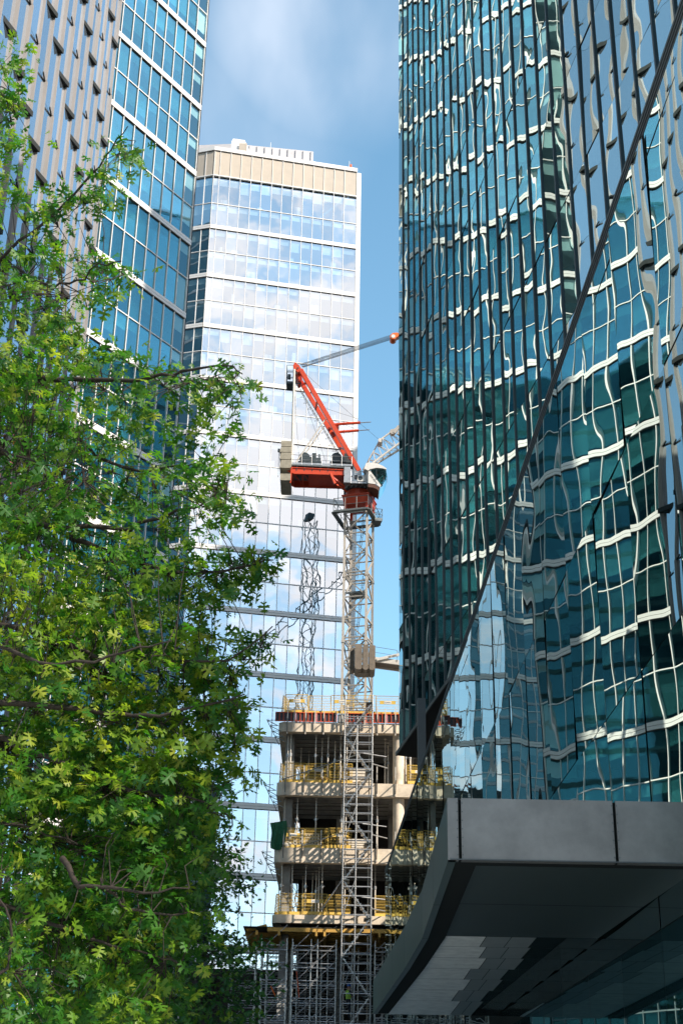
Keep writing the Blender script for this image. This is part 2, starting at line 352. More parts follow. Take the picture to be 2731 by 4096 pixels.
def place_windows(root, wins, glass, limit, blinds=True, tiltamt=0.002, gname='window', calm=False):
    """wins: list of (facade, a0, a1, z0, z1); the largest in view become parts, the rest one part"""
    sc = []
    for wdw in wins:
        fa, a0, a1, z0, z1 = wdw
        c = fa.p((a0+a1)/2, 0, (z0+z1)/2); x, y, z = proj(c)
        vis = in_frame(c) and fa.n.dot(CAM-c) > 0
        p1 = proj(fa.p(a0, 0, z0)); p2 = proj(fa.p(a1, 0, z1))
        sc.append((-(abs(p1[0]-p2[0])*abs(p1[1]-p2[1])) if vis else 1.0, wdw))
    sc.sort(key=lambda t: t[0])
    rest = MB(); restb = MB()
    for i, (v, (fa, a0, a1, z0, z1)) in enumerate(sc):
        tl = (random.gauss(0, tiltamt), random.gauss(0, tiltamt))
        single = i < limit and v < 0
        mb = MB() if single else rest
        fa.quad(mb, a0, a1, 0.03, z0, z1, tl)
        h = z1-z0
        r = random.random(); bh = 0.27*h if r < 0.5 else (random.uniform(0.35, 0.7)*h if r < 0.86 else 0.92*h)
        if calm: bh = 0.25*h if r < 0.85 else random.uniform(0.3, 0.55)*h
        if blinds:
            bb = MB() if single else restb
            fa.box(bb, a0+0.10, a1-0.02, -0.16, -0.13, z1-bh, z1-0.04)
        if single:
            o = mb.build(gname, glass, root)
            if blinds:
                k = bb.build('blind', 'blind', o); k.location = (0, 0, 0)
    if rest.v: tag(rest.build(gname+'_field', glass, root), kind='stuff')
    if restb.v: tag(restb.build('blind_field', 'blind', root), kind='stuff')

def white_tower(root, facs, levels, z_lo, z_hi, glass, roofz, tiltamt, mull_w=0.075):
    """facs: (facade, [mullion positions], a_start, a_end); levels: centre heights of the spandrel bands"""
    wins = []
    for fa, ms, A0, A1 in facs:
        for a in ms:
            b = MB(); fa.box(b, a-mull_w/2, a+mull_w/2, -0.05, 0.13, z_lo, z_hi); b.build('mullion', 'white_frame', root)
        edges = [A0]+[a for a in ms if A0+0.2 < a < A1-0.2]+[A1]
        for z in levels:
            b = MB(); fa.box(b, A0, A1, -0.3, 0.20, z-0.30, z-0.03); fa.box(b, A0, A1, -0.3, 0.20, z+0.01, z+0.29); fa.box(b, A0, A1, -0.28, 0.12, z-0.35, z+0.34, 1)
            b.build('spandrel_band', ['white_frame', 'frame_joint'], root)
        for i, z in enumerate(levels):
            top = levels[i+1] if i+1 < len(levels) else roofz
            mid = z+0.38+(levels[1]-levels[0]-0.76)*0.5
            if mid < z_hi:
                b = MB(); fa.box(b, A0, A1, -0.06, 0.11, mid-0.05, mid+0.05); b.build('transom', 'white_frame', root)
                for a0, a1 in zip(edges, edges[1:]):
                    wins.append((fa, a0+mull_w/2, a1-mull_w/2, z+0.38, mid-0.05))
            if top-0.38 > mid+1:
                for a0, a1 in zip(edges, edges[1:]):
                    wins.append((fa, a0+mull_w/2, a1-mull_w/2, mid+0.05, min(top-0.38, roofz)))
    place_windows(root, wins, glass, 100, True, tiltamt, 'window', glass == 'glass_pale')
    return wins

# --- left tower: white framed blue glass
L_R = (-14.6, 110.0); LL = 16.06+0.9
Lc = Vector((L_R[0], L_R[1], 0))-azd(34)*LL
left = thing('office_tower', 'blue glass office tower with white grid, beside the finned block at the left', 'office tower', (Lc.x, Lc.y, 0))
FL = Facade((Lc.x, Lc.y), 34, 1)
FL2 = Facade((Lc.x, Lc.y), -100, -1)
lv = [8.0*k for k in range(1, 20)]
msL = [LL-1.46*k for k in range(0, 12)]
msL[0] -= 0.05
white_tower(left, [(FL, msL, 0, LL), (FL2, [0.05+1.46*k for k in range(9)], 0, 11.7)], lv, 0, 158, 'glass_blue', 158, 0.0012)
for z in [8*k for k in range(1, 20)]:
    for zz in (z+0.0, z+4.0):
        b = MB(); fl = [FL.p(0.5, -0.42, zz-0.15), FL.p(LL-0.3, -0.42, zz-0.15), FL.p(LL-0.3, -8, zz-0.15), FL.p(0.5, -8, zz-0.15)]
        b.prism(fl, (0, 0, 0.3)); FL2.box(b, 0.5, 11, -8, -0.42, zz-0.15, zz+0.149)
        b.build('floor_slab', 'ceiling', left)
b = MB(); b.prism([FL.p(1, -4.5, 0), FL.p(LL-3, -4.5, 0), FL.p(LL-3, -14, 0), FL2.p(11, -14, 0), FL2.p(11, -4.5, 0)], (0, 0, 158)); b.build('core_wall', 'core', left)
b = MB(); FL.box(b, LL+0.03, LL+0.10, -16, 0.16, 0, 158); b.build('end_wall', 'dark_steel', left)
b = MB(); b.prism([FL.p(0, 0, 158), FL.p(LL, 0, 158), FL.p(LL, -16, 158), FL2.p(11.7, -14, 158), FL2.p(11.7, 0, 158)], (0, 0, 0.5)); b.build('roof', 'far_wall', left)
for i in range(46):
    a = random.uniform(1, LL-1.5); z = random.choice([4*k for k in range(10, 28)])+0.45; hh = random.uniform(0.4, 1.3)
    b = MB(); FL.box(b, a, a+random.uniform(0.3, 0.9), -1.3, -0.7, z, z+hh); b.build('cabinet', 'furniture', left)

# --- middle tower
Mc = Vector((-18.1, 155.0, 0)); ML = 19.85
mid = thing('office_tower', 'tall pale glass office tower with tan louvred top storey, behind the red crane', 'office tower', (Mc.x, Mc.y, 0))
FM = Facade((Mc.x, Mc.y), 78, 1); FM2 = Facade((Mc.x, Mc.y), 106-180, -1)
lvM = [38.25+7.66*k for k in range(-4, 11)]
msM = [0.04]+[0.83+1.435*k for k in range(13)]+[ML-0.05]
ms2 = [1.15+1.43*k for k in range(9)]
white_tower(mid, [(FM, msM, 0, ML), (FM2, ms2, 0, 14.0)], lvM, 0, 127.4, 'glass_pale', 123.2, 0.0016, 0.065)
for z in lvM:
    for zz in (z, z+3.83):
        b = MB(); FM.box(b, 0.4, ML-0.3, -9, -0.42, zz-0.15, zz+0.15); FM2.box(b, 0.4, 13.5, -9, -0.42, zz-0.15, zz+0.149); b.build('floor_slab', 'ceiling', mid)
b = MB(); FM.box(b, 0.9, ML-1, -15, -5.2, 0, 127); FM2.box(b, 0.5, 13.5, -14.9, -5.2, 0, 126.9); b.build('core_wall', 'core', mid)
for fa, e in ((FM, [0]+msM[1:]), (FM2, [0]+ms2+[14.0])):
    for a0, a1 in zip(e, e[1:]):
        if a1-a0 > 0.3:
            b = MB(); fa.box(b, a0+0.05, a1-0.05, -0.1, 0.05, 123.36, 127.3); b.build('louvre_panel', 'louvre', mid)
    b = MB(); fa.box(b, 0, e[-1], -0.12, 0.14, 123.2, 123.36); b.build('transom', 'white_frame', mid)
    b = MB(); fa.box(b, -0.05, e[-1]+0.05, -0.5, 0.22, 127.4, 128.0); b.build('parapet', 'white_frame', mid)
b = MB(); b.prism([FM.p(0, -0.5, 127.5), FM.p(ML, -0.5, 127.5), FM.p(ML, -15, 127.5), FM2.p(14, -15, 127.5), FM2.p(14, -0.5, 127.5)], (0, 0, 0.3)); b.build('roof', 'far_wall', mid)
b = MB(); FM.box(b, ML+0.02, ML+0.55, -0.6, 0.10, 0, 127.3); b.build('corner_strip', 'white_frame', mid)
b = MB(); FM.box(b, ML+0.0, ML+0.2, -16, -0.6, 0, 127.3); b.build('end_wall', 'white_frame', mid)
# roof plant screen, window cleaning unit, aerials, red lamp
b = MB(); b.prism([(-30, 166, 127.8), (-22, 163.5, 127.8), (-16.5, 163, 127.8), (-5.0, 164.4, 127.8), (-5.2, 170, 127.8), (-30, 171, 127.8)], (0, 0, 7.4)); b.build('plant_screen', 'roof_screen', mid)
for i in range(11):
    x = -16.3+i*1.1; y = 163+(x+16.5)*0.122
    b = MB(); b.box(x-0.05, x+0.05, y-0.16, y-0.02, 127.8, 135.1); b.build('screen_post', 'roof_screen', mid)
b = MB(); b.prism([(-16.4, 159.8, 128.0), (-14.0, 160.2, 128.0), (-14.0, 160.2, 132.2), (-14.6, 160.1, 133.5), (-16.2, 159.8, 133.5), (-16.4, 159.8, 133.0)], (0.1, 1.6, 0)); b.box(-15.3, -14.2, 159.68, 159.8, 131.0, 132.6, 1)
b.build('cleaning_unit', ['white_frame', 'louvre'], mid)
for x, y, h in ((-22.3, 158, 6), (-11.0, 161.5, 6.5), (0.2, 159.2, 1.6)):
    b = MB(); b.tube((x, y, 127.8), (x, y, 127.8+h), 0.04); b.build('aerial', 'cab_white', mid)
b = MB(); b.tube((0.4, 158.8, 128.0), (0.4, 158.8, 128.5), 0.14); b.build('warning_lamp', 'orange', mid)
for i in range(90):
    a = random.uniform(0.8, ML-2); z = random.choice([38.25+3.83*k for k in range(2, 22)])+0.4; hh = random.choice([0.5, 0.7, 0.9, 1.5])
    b = MB(); FM.box(b, a, a+random.uniform(0.25, 1.0), -1.2, -0.7, z, z+hh); b.build('cabinet' if hh > 1 else 'desk', 'furniture', mid)

# --- finned block on the far left
fin_b = thing('finned_office_block', 'pale blue glass block with beige pointed fins, at the top left edge', 'office building', (-17, 77.5, 0))
FF = Facade((-17.0, 77.5), -3-180, -1)       # runs towards the camera
NF = 17; PF = 2.62; base = 55.9-8.72*5
rows = [base+4.36*k for k in range(0, 27)]
for i in range(NF):
    a0 = 0.15+i*PF
    for k in range(len(rows)-1):
        if i > 12 and k > 20: continue
        b = MB(); z0, z1 = rows[k], rows[k+1]
        od = 0.61 if k % 2 == 0 else 0.56
        FF.box(b, a0-0.02, a0+0.12, 0.02, od, z0+0.02, z1-0.02)
        if k % 2 == 0:
            n0 = len(b.f); b.prism([FF.p(x, o, z0-0.16) for x, o in ((a0+0.122, 0.70), (a0+0.122, 0.36), (a0+1.25, 0.22))], (0, 0, 0.3)); b.m[n0:] = [1]*(len(b.f)-n0)
        else:
            n0 = len(b.f); FF.box(b, a0+0.125, a0+0.75, 0.44, 0.50, z0-0.05, z0+0.05); b.m[n0:] = [1]*(len(b.f)-n0)
        if k < 24 and 4 < k and i < 12 and len([c for c in fin_b.children if c.name.startswith('fin')]) < 100:
            b.build('fin', ['beige', 'dark_vent'], fin_b)
        else:
            if 'restfin' not in globals(): restfin = MB()
            o = len(restfin.v); restfin.v += b.v; restfin.f += [tuple(j+o for j in f_) for f_ in b.f]; restfin.m += b.m
tag(restfin.build('fin_field', ['beige', 'dark_vent'], fin_b), kind='stuff')
gl = MB(); jn = MB()
cnt = 0; restg = MB()
for k in range(len(rows)-1):
    for i in range(NF):
        a0 = 0.15+i*PF
        mb = MB() if (cnt < 100 and k > 5 and i < 11) else restg
        tl = (random.gauss(0, .0012), random.gauss(0, .0012))
        q = [FF.p(a0+0.1, 0.44, rows[k]+0.015), FF.p(a0+PF-0.02, 0.02+tl[0], rows[k]+0.015), FF.p(a0+PF-0.02, 0.02+tl[0]+tl[1], rows[k+1]-0.015), FF.p(a0+0.1, 0.44, rows[k+1]-0.015)]
        mb.poly(q[::-1] if (q[1]-q[0]).cross(q[2]-q[1]).dot(FF.n) < 0 else q)
        if mb is not restg: mb.build('window', 'pale_glass', fin_b); cnt += 1
    FF.box(jn, 0, NF*PF, -0.02, 0.012, rows[k]-0.02, rows[k]+0.02)
jn.build('floor_joint', 'joint', fin_b); tag(restg.build('window_field', 'pale_glass', fin_b), kind='stuff')
b = MB(); FF.box(b, 0.02, NF*PF, -18, -0.05, 0, rows[-1]); b.build('wall', 'far_wall', fin_b)

# --- right tower with dark fins
PT = (2.7, 60.0)
tw = thing('glass_tower', 'dark teal mirror glass tower with closely set black vertical fins, right of the crane', 'office tower', (PT[0], PT[1], 0))
FT = Facade(PT, 180-8.2, 1); TL = 41.5; ZB = 18.1; ZT = 64
lvT = [59.24+3.95*k for k in range(-10, 1)]
wins = []; edges = [0.02]+[1.15+1.352*k for k in range(30)]
for a in edges[1:]:
    if a < TL:
        b = MB(); FT.box(b, a-0.042, a+0.042, 0.005, 0.078, ZB-0.1, ZT); b.build('fin', 'fin', tw)
edges = [e for e in edges if e < TL]+[TL]
zl = [ZB]+lvT+[ZT]
for z0, z1 in zip(zl, zl[1:]):
    for a0, a1 in zip(edges, edges[1:]):
        wins.append((FT, a0, a1, z0+0.012, z1-0.012))
place_windows(tw, wins, 'tower_glass', 100, False, 0.0045, 'glass_panel')
for z in lvT:
    b = MB(); FT.box(b, 0, TL, 0.0, 0.03, z-0.022, z+0.022); FT.box(b, 0, TL, 0.0, 0.02, z-1.065, z-1.045); b.build('floor_joint', 'joint', tw)
back = Vector((18, 66.2, 0)); nearL = FT.p(TL, 0, 0); nearR = Vector((18, 20, 0))
b = MB(); pl = [FT.p(0, -0.06, ZB), back+Z3*ZB, nearR+Z3*ZB, FT.p(TL, -0.06, ZB)]
b.prism(pl, (0, 0, ZT-ZB)); b.build('wall', 'dark_steel', tw)
b = MB(); b.prism([FT.p(-0.12, 0.1, ZB-0.14), back+Z3*(ZB-0.14), nearR+Z3*(ZB-0.14), FT.p(TL, 0.1, ZB-0.14)], (0, 0, 0.13)); b.build('soffit', 'black_soffit', tw)
b = MB(); b.bar(FT.p(-0.12, 0.13, ZB-0.08), FT.p(TL, 0.13, ZB-0.08), 0.06, 0.16); b.build('edge_trim', 'dark_steel', tw)
c0 = at(1686, 3000, 52)
b = MB(); b.box(c0.x-0.15, c0.x+0.15, 51.85, 52.3, 0, ZB-0.14); b.build('column', 'dark_steel', tw)
for x, y in ((12, 50), (16, 50), (12, 26), (16, 26)):
    b = MB(); b.box(x-0.4, x+0.4, y-0.4, y+0.4, 0, ZB-0.14); b.build('column', 'dark_steel', tw)

# --- podium with mirror glass
pd = thing('glass_podium', 'low mirror glass podium with black coping, filling the lower right behind the grey canopy', 'building', (3.8, 11.5, 0))
PZ0, PZ1 = 11.5, 63.0
dP = azd(-1.7)
FP = Facade((4.1-0.0297*PZ0, PZ0), -1.7, -1); PLn = (PZ1-PZ0)/dP.y; HP = 13.6
wins = []; ed = [0]; a = (14.05-PZ0)-2.05
while a < PLn:
    if a > 0: ed.append(a)
    a += 2.05
ed.append(PLn)
zj = [0.3, 1.1, 4.08, 7.06, 10.03, 13.39]
for z0, z1 in zip(zj, zj[1:]):
    for a0, a1 in zip(ed, ed[1:]):
        wins.append((FP, a0+0.006, a1-0.006, z0+0.006, z1-0.006))
low = MB()
for fa, a0, a1, z0, z1 in wins:
    if z1 < 4.2: fa.quad(low, a0, a1, 0.03, z0, z1)
tag(low.build('dark_low_glass', 'dark_glass', pd), kind='stuff')  # podium panes below the canopy, darkened to keep that glass dim
place_windows(pd, [w_ for w_ in wins if w_[4] >= 4.2], 'podium_glass', 100, False, 0.0045, 'glass_panel')
for z in zj[1:]:
    b = MB(); z = min(z, 13.0); FP.box(b, 0, PLn, 0.0, 0.022, z-0.012, z+0.012); FP.box(b, 0, PLn, 0.0, 0.02, z-0.75, z-0.73) if z < 13 else None; b.build('floor_joint', 'joint', pd)
b = MB()
for a in ed[1:-1]: FP.box(b, a-0.008, a+0.008, 0.0, 0.012, 0.3, 13.28)
b.build('panel_joint', 'joint', pd)
b = MB(); b.prism([FP.p(0, -0.05, 0), FP.p(PLn, -0.05, 0), (11.5, PZ1, 0), (24, 55, 0), (24, PZ0, 0)], (0, 0, 13.05)); b.build('wall', 'dark_steel', pd)
b = MB()
for i, (o, z0, z1) in enumerate(((0.02, 13.40, 13.44), (0.03, 13.45, 13.49), (0.04, 13.50, 13.54), (0.05, 13.55, 13.6))):
    FP.box(b, -0.1, PLn+0.1, -0.35, o, z0, z1)
FP.box(b, -0.1, PLn+0.1, -0.3, 0.012, 13.395, 13.59)
b.build('coping', 'dark_steel', pd)

# --- canopy
cz0, cz1 = 4.38, 4.99
cn = thing('entrance_canopy', 'grey metal entrance canopy with dark underside, lower right foreground', 'canopy', (2.4, 14, 0))
def onz(x, y, z):
    d = ray(x, y); return CAM+d*((z-CAM.z)/d.z)
outl = [(1.10, 14.0)]
for q in ((1687, 3754), (1617, 3876), (1491, 4056)):
    q = onz(q[0], q[1], 4.38); outl.append((q.x, q.y))
print('OUTL', outl, [tuple(onz(x, y, 4.99)) for x, y in ((1777, 3182), (1683, 3541), (1613, 3664), (1491, 3909))])
def ext(px0, px1, nm, y=14.0):
    b = MB(); b.box(px0, px1, y, y+0.10, cz0, cz1+0.0); return b.build(nm, 'fascia', cn)
ext(1.10, 1.205, 'fascia_panel'); ext(1.235, 2.735, 'fascia_panel'); ext(2.765, 3.66, 'fascia_panel')
b = MB()
for xx in (1.195, 1.245, 2.725, 2.775):
    for k in range(7):
        z = cz0+0.05+k*0.085; b.tube((xx, 13.994, z), (xx, 14.0, z), 0.006, 8)
tag(b.build('fixing_bolts', 'dark_steel', cn), kind='stuff')
b = MB(); b.box(1.12, 3.66, 13.985, 13.999, cz0-0.0, cz0+0.012); b.build('drip_edge', 'dark_steel', cn)
b = MB(); b.box(1.12, 3.68, 14.03, 14.12, cz0+0.01, cz1-0.01); b.build('fascia_backing', 'joint', cn)
ol = outl
for (x0, y0), (x1, y1) in zip(ol, ol[1:]):
    n = max(1, round((y1-y0)/2.6))
    for i in range(n):
        t0, t1 = i/n, (i+1)/n
        A = Vector((x0+(x1-x0)*t0, y0+(y1-y0)*t0+0.008, cz0)); B_ = Vector((x0+(x1-x0)*t1, y0+(y1-y0)*t1-0.008, cz0))
        b = MB(); b.obox(A, B_-A, Vector((0.08, 0, 0)), Z3*(cz1-cz0)); b.build('side_panel', 'fascia_side', cn)
b = MB(); inn = [(x+0.30, y+0.32 if i == 0 else y) for i, (x, y) in enumerate(ol)]
for (p0, p1), (q0, q1) in zip(zip(ol, ol[1:]), zip(inn, inn[1:])):
    b.prism([(p0[0]+0.081, max(p0[1], 14.101), cz0+0.012), (p1[0]+0.081, p1[1], cz0+0.012), (q1[0], q1[1], cz0+0.012), (q0[0], q0[1], cz0+0.012)], (0, 0, 0.06))
b.prism([(1.181, 14.13, cz0+0.011), (3.68, 14.13, cz0+0.011), (3.68, 14.32, cz0+0.011), (1.4, 14.32, cz0+0.011)], (0, 0, 0.059)); b.build('edge_channel', 'joint', cn)
b = MB(); b.poly([(1.40, 14.32, cz0+0.05), (3.66, 14.32, cz0+0.05), (3.55, 16.75, cz0+0.05), (1.42, 16.75, cz0+0.05)][::-1]); b.poly([(1.42, 16.77, cz0+0.05), (3.55, 16.77, cz0+0.05), (3.45, 19.2, cz0+0.05), (1.47, 19.2, cz0+0.05)][::-1])
b.build('soffit_panel', 'soffit', cn)
b = MB()
ys = [19.25, 20.2, 21.3, 22.5, 23.8, 25.3, 27.0, 29.5]
def xin(y):
    for (a0, b0), (a1, b1) in zip(inn, inn[1:]):
        if b0 <= y <= b1+0.01: return a0+(a1-a0)*(y-b0)/(b1-b0)
    return inn[-1][0]
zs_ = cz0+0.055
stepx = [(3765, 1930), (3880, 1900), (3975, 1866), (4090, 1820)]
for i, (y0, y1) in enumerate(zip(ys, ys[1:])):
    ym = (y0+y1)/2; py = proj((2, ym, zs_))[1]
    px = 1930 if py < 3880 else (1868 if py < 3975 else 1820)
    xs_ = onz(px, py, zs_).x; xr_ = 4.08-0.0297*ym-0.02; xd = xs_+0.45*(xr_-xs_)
    cells = [(xin(y0), xin(y1), xs_, xs_, 'soffit_refl_pale'), (xs_, xs_, (xs_+xd)/2, (xs_+xd)/2, 'soffit_refl_mid'), ((xs_+xd)/2, (xs_+xd)/2, xd, xd, 'soffit_refl_mid'), (xd, xd, xr_, xr_, 'soffit_glass')]  # stepped outline of the reflection drawn by tile colours
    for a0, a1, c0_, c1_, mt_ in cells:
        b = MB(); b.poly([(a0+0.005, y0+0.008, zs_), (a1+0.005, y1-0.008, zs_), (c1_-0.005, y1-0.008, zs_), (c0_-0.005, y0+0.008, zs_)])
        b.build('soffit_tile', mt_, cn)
b = MB(); b.prism([(1.2, 14.05, cz1-0.03), (1.27, 19.26, cz1-0.03), (1.19, 22.3, cz1-0.03), (0.95, 29.6, cz1-0.03), (3.2, 29.6, cz1-0.03), (3.66, 14.05, cz1-0.03)], (0, 0, 0.02)); b.prism([(1.2, 14.13, cz0+0.09), (1.27, 19.26, cz0+0.09), (1.19, 22.3, cz0+0.09), (0.95, 29.6, cz0+0.09), (3.2, 29.6, cz0+0.09), (3.66, 14.13, cz0+0.09)], (0, 0, 0.02)); b.build('deck', 'joint', cn)

t = thing('added_block', 'dark glass block beyond the left edge, behind the finned block', 'office building', (-80, 50, 0))  # unseen block added to darken reflections in the pale tower
b = MB(); b.box(-105, -62, 15, 76, 0, 190); b.build('wall', 'dark_glass', t)
b = MB()
for k in range(46): b.box(-106, -61.9, 14.9, 76.1, 4+k*4, 4.5+k*4)
tag(b.build('floor_band', 'roof_screen', t), kind='stuff')
# --- unseen blocks added outside the frame to throw shadows on the towers
for nm, x0, x1, y0, y1, h, lb in (('added_block', 60, 96, 52.5, 85.3, 156, 'added tall dark shadow caster beyond the right edge, nearest the tower with fins'), ('added_block', 60, 96, 85.6, 150, 139, 'added long dark shadow caster beyond the right edge, farther up the street')):
    t = thing(nm, lb, 'office building', ((x0+x1)/2, (y0+y1)/2, 0))
    b = MB(); b.box(x0, x1, y0, y1, 0, 110); b.build('wall', 'dark_glass', t)
    b = MB(); b.box(x0, x1, y0, y1, 110.01, h); b.build('upper_wall', 'sky_glass', t)  # mirror top added so the left tower reflects sky there
    b = MB()
    z = 4
    while z < 106:
        b.box(x0-0.06, x0-0.01, y0+1, y1-1, z, z+0.7); z += 4
    tag(b.build('floor_band', 'fascia_side', t), kind='stuff')
    b = MB(); b.box(x0-0.3, x1+0.3, y0, y1, h, h+0.2); b.build('roof', 'far_wall', t)

# ================================================================== red luffing crane
def V(px, py, Z): return at(px, py, Z)
ca = thing('tower_crane', 'red and grey luffing tower crane with a white cab, standing behind the unfinished concrete frame', 'crane', (1.25, 91, 0))
u17 = Vector((math.cos(R(16.5)), -math.sin(R(16.5)), 0)); v17 = Vector((math.sin(R(16.5)), math.cos(R(16.5)), 0))
MW = 1.6; m0 = Vector((0.25, 90.45, 0)); crn = [m0, m0+u17*MW, m0+u17*MW+v17*MW, m0+v17*MW]
zs = 43.6; SH = 4.74
k = 0
while zs-k*SH > 0.5:
    z1 = zs-k*SH; z0 = max(0, z1-SH); b = MB()
    for c in crn: b.bar(c+Z3*z0, c+Z3*(z1-0.02), 0.17)
    for i in range(4):
        p, q = crn[i], crn[(i+1) % 4]
        for j in range(3):
            a = z1-0.1-j*SH/3; e_ = a-SH/3
            if e_ < 0: continue
            b.bar(p+Z3*a, q+Z3*a, 0.075)
            if (j+k) % 2 == 0: b.bar(p+Z3*e_, q+Z3*a, 0.085)
            else: b.bar(p+Z3*a, q+Z3*e_, 0.085)
        b.bar(p+Z3*(z0+0.12), q+Z3*(z0+0.12), 0.085)
    for c in crn: b.obox(c+Vector((-0.12, -0.12, z1-0.22)), (0.24, 0, 0), (0, 0.24, 0), (0, 0, 0.2))
    b.build('mast_section', 'crane_grey', ca); k += 1
# access ladder with hoops, landings
lad = m0+u17*0.95+v17*0.75
b = MB()
for kk in range(9):
    z1 = zs-kk*SH; z0 = max(0.2, z1-SH)
    A = lad+Z3*z1+u17*0.25; B_ = lad+Z3*z0-u17*0.25
    for s_ in (-0.2, 0.2): b.tube(A+v17*s_, B_+v17*s_, 0.022, 4)
    n = int((z1-z0)/0.3)
    for i in range(n):
        p = A.lerp(B_, (i+0.5)/n); b.tube(p-v17*0.2, p+v17*0.2, 0.014, 4)
    for i in range(5):
        p = A.lerp(B_, (i+0.5)/5)
        for t in range(8):
            a0, a1 = math.pi*(t/8)*1.0-math.pi/2, math.pi*((t+1)/8)-math.pi/2
            f_ = lambda a: p+v17*(0.34*math.sin(a))-u17*(0.6*math.cos(a))
            b.tube(f_(a0), f_(a1), 0.012, 4, caps=False)
b.build('ladder', 'rail', ca)
for z in (37.6, 32.2, 26.8):
    b = MB()
    for i in range(6): b.obox(m0+u17*0.2+v17*(0.25+i*0.2)+Z3*z, u17*1.2, v17*0.12, Z3*0.05)
    b.obox(m0+u17*0.15+v17*0.2+Z3*(z-0.1), u17*1.3, v17*0.06, Z3*0.1); b.obox(m0+u17*0.15+v17*1.3+Z3*(z-0.1), u17*1.3, v17*0.06, Z3*0.1)
    b.build('landing', 'rail', ca)
def railing(mb, pts, h=1.05, r=0.022, step=1.0, kick=True):
    for p, q in zip(pts, pts[1:]):
        p = Vector(p); q = Vector(q); n = max(1, int((q-p).length/step+0.5))
        for i in range(n+1):
            c = p.lerp(q, i/n); mb.tube(c, c+Z3*h, r, 5)
        mb.tube(p+Z3*h, q+Z3*h, r, 5); mb.tube(p+Z3*h*0.5, q+Z3*h*0.5, r*0.8, 5)
        if kick: mb.bar(p+Z3*0.08, q+Z3*0.08, 0.02, 0.14)
# walkway under the slew ring
cz = 43.35; cen = m0+(u17+v17)*MW/2
b = MB(); W_ = 1.45
ring = [cen+u17*sx*W_+v17*sy*W_+Z3*cz for sx, sy in ((-1, -1), (0.72, -1), (0.72, 1), (-1, 1), (-1, -1))]
railing(b, ring, 1.05, 0.025, 0.9)
for p, q in zip(ring, ring[1:]): b.bar(p, q, 0.3, 0.1)
b.build('walkway', 'rail', ca)
b = MB(); p0 = V(1500, 2078, 90.6)
rg = [p0, p0+Vector((0.5, 0.1, 0)), p0+Vector((0.35, 0.9, 0)), p0+Vector((-0.1, 0.8, 0))]
railing(b, rg, 0.85, 0.02, 0.8); b.prism([r_-Z3*0.06 for r_ in rg], (0, 0, 0.05)); b.build('side_landing', 'rail', ca)
# slewing unit
b = MB()
def frus(mb, z0, w0, z1, w1, c, mi=0):
    lo = [c+u17*sx*w0+v17*sy*w0+Z3*z0 for sx, sy in ((-1, -1), (1, -1), (1, 1), (-1, 1))]; hi = [c+u17*sx*w1+v17*sy*w1+Z3*z1 for sx, sy in ((-1, -1), (1, -1), (1, 1), (-1, 1))]
    mb.poly(lo[::-1], mi); mb.poly(hi, mi)
    for i in range(4): mb.poly([lo[i], lo[(i+1) % 4], hi[(i+1) % 4], hi[i]], mi)
frus(b, 44.15, 0.86, 44.75, 0.98, cen); frus(b, 44.75, 1.02, 44.84, 1.02, cen)
for i in range(4): b.bar(crn[i]+Z3*43.6, cen+(crn[i]-cen)*0.98+Z3*44.2, 0.2)
b.build('slewing_base', 'crane_red', ca)
b = MB(); b.tube(cen+Z3*44.84, cen+Z3*45.3, 0.95, 20, 1.0); b.build('slew_ring', 'crane_red', ca)
b = MB(); b.prism([V(1385, 1948, 89.9), V(1502, 1952, 89.9), V(1502, 1936, 89.9), V(1377, 1930, 89.9)], (0, 2.0, 0)); b.build('machine_frame', 'winch', ca)
b = MB(); b.prism([V(1375, 1933, 89.5), V(1502, 1937, 89.5), V(1502, 1933, 89.5), V(1375, 1929, 89.5)], (0, 2.6, 0)); 
for x in range(1385, 1500, 18): b.bar(V(x, 1950, 89.6), V(x+9, 1934, 89.6), 0.05)
b.build('deck', 'rail', ca)
# counter jib: two side beams with bracing underneath
for nm, Z in (('side_beam', 89.4), ('side_beam', 91.5)):
    b = MB(); A = V(1120, 1880, 89.4); B_ = V(1376, 1890, 89.4); A.y = B_.y = Z
    b.prism([Vector((A.x, Z, A.z+0.20)), Vector((B_.x, Z, B_.z+0.16)), Vector((B_.x, Z, B_.z-0.20)), Vector((A.x+1.0, Z, A.z-0.26)), Vector((A.x+0.6, Z, A.z-0.05))], (0, 0.16, 0))
    b.obox(Vector((A.x, Z-0.06, A.z+0.20)), (B_.x-A.x, 0, B_.z-A.z-0.04), (0, 0.28, 0), (0, 0, 0.05)); b.build(nm, 'crane_red', ca)
A = V(1120, 1880, 89.4); B_ = V(1376, 1890, 89.4)
for i in range(5):
    x0 = A.x+0.9+i*(B_.x-A.x-1.1)/5; x1 = x0+(B_.x-A.x-1.1)/5; z = A.z-0.12
    b = MB(); b.bar((x0, 89.5, z), (x0, 91.5, z), 0.10); b.bar((x0, 89.5, z), (x1, 91.5, z), 0.07); b.build('cross_brace', 'crane_red', ca)
b = MB(); b.obox((A.x+2.0, 89.6, A.z-0.22), (B_.x-A.x-2.0, 0, 0), (0, 1.9, 0), (0, 0, 0.04)); b.build('underside_plate', 'crane_red', ca)
b = MB(); b.bar(V(1320, 1895, 89.45), V(1378, 1950, 89.9), 0.12); b.bar(V(1345, 1938, 89.5), V(1388, 1967, 90.2), 0.09); b.bar(V(1322, 1893, 89.45), V(1340, 1935, 89.5), 0.16); b.build('knee_brace', 'crane_red', ca)
b = MB(); b.bar(V(1166, 1870, 89.3), V(1162, 1932, 89.3), 0.09); b.build('hanger', 'crane_red', ca)
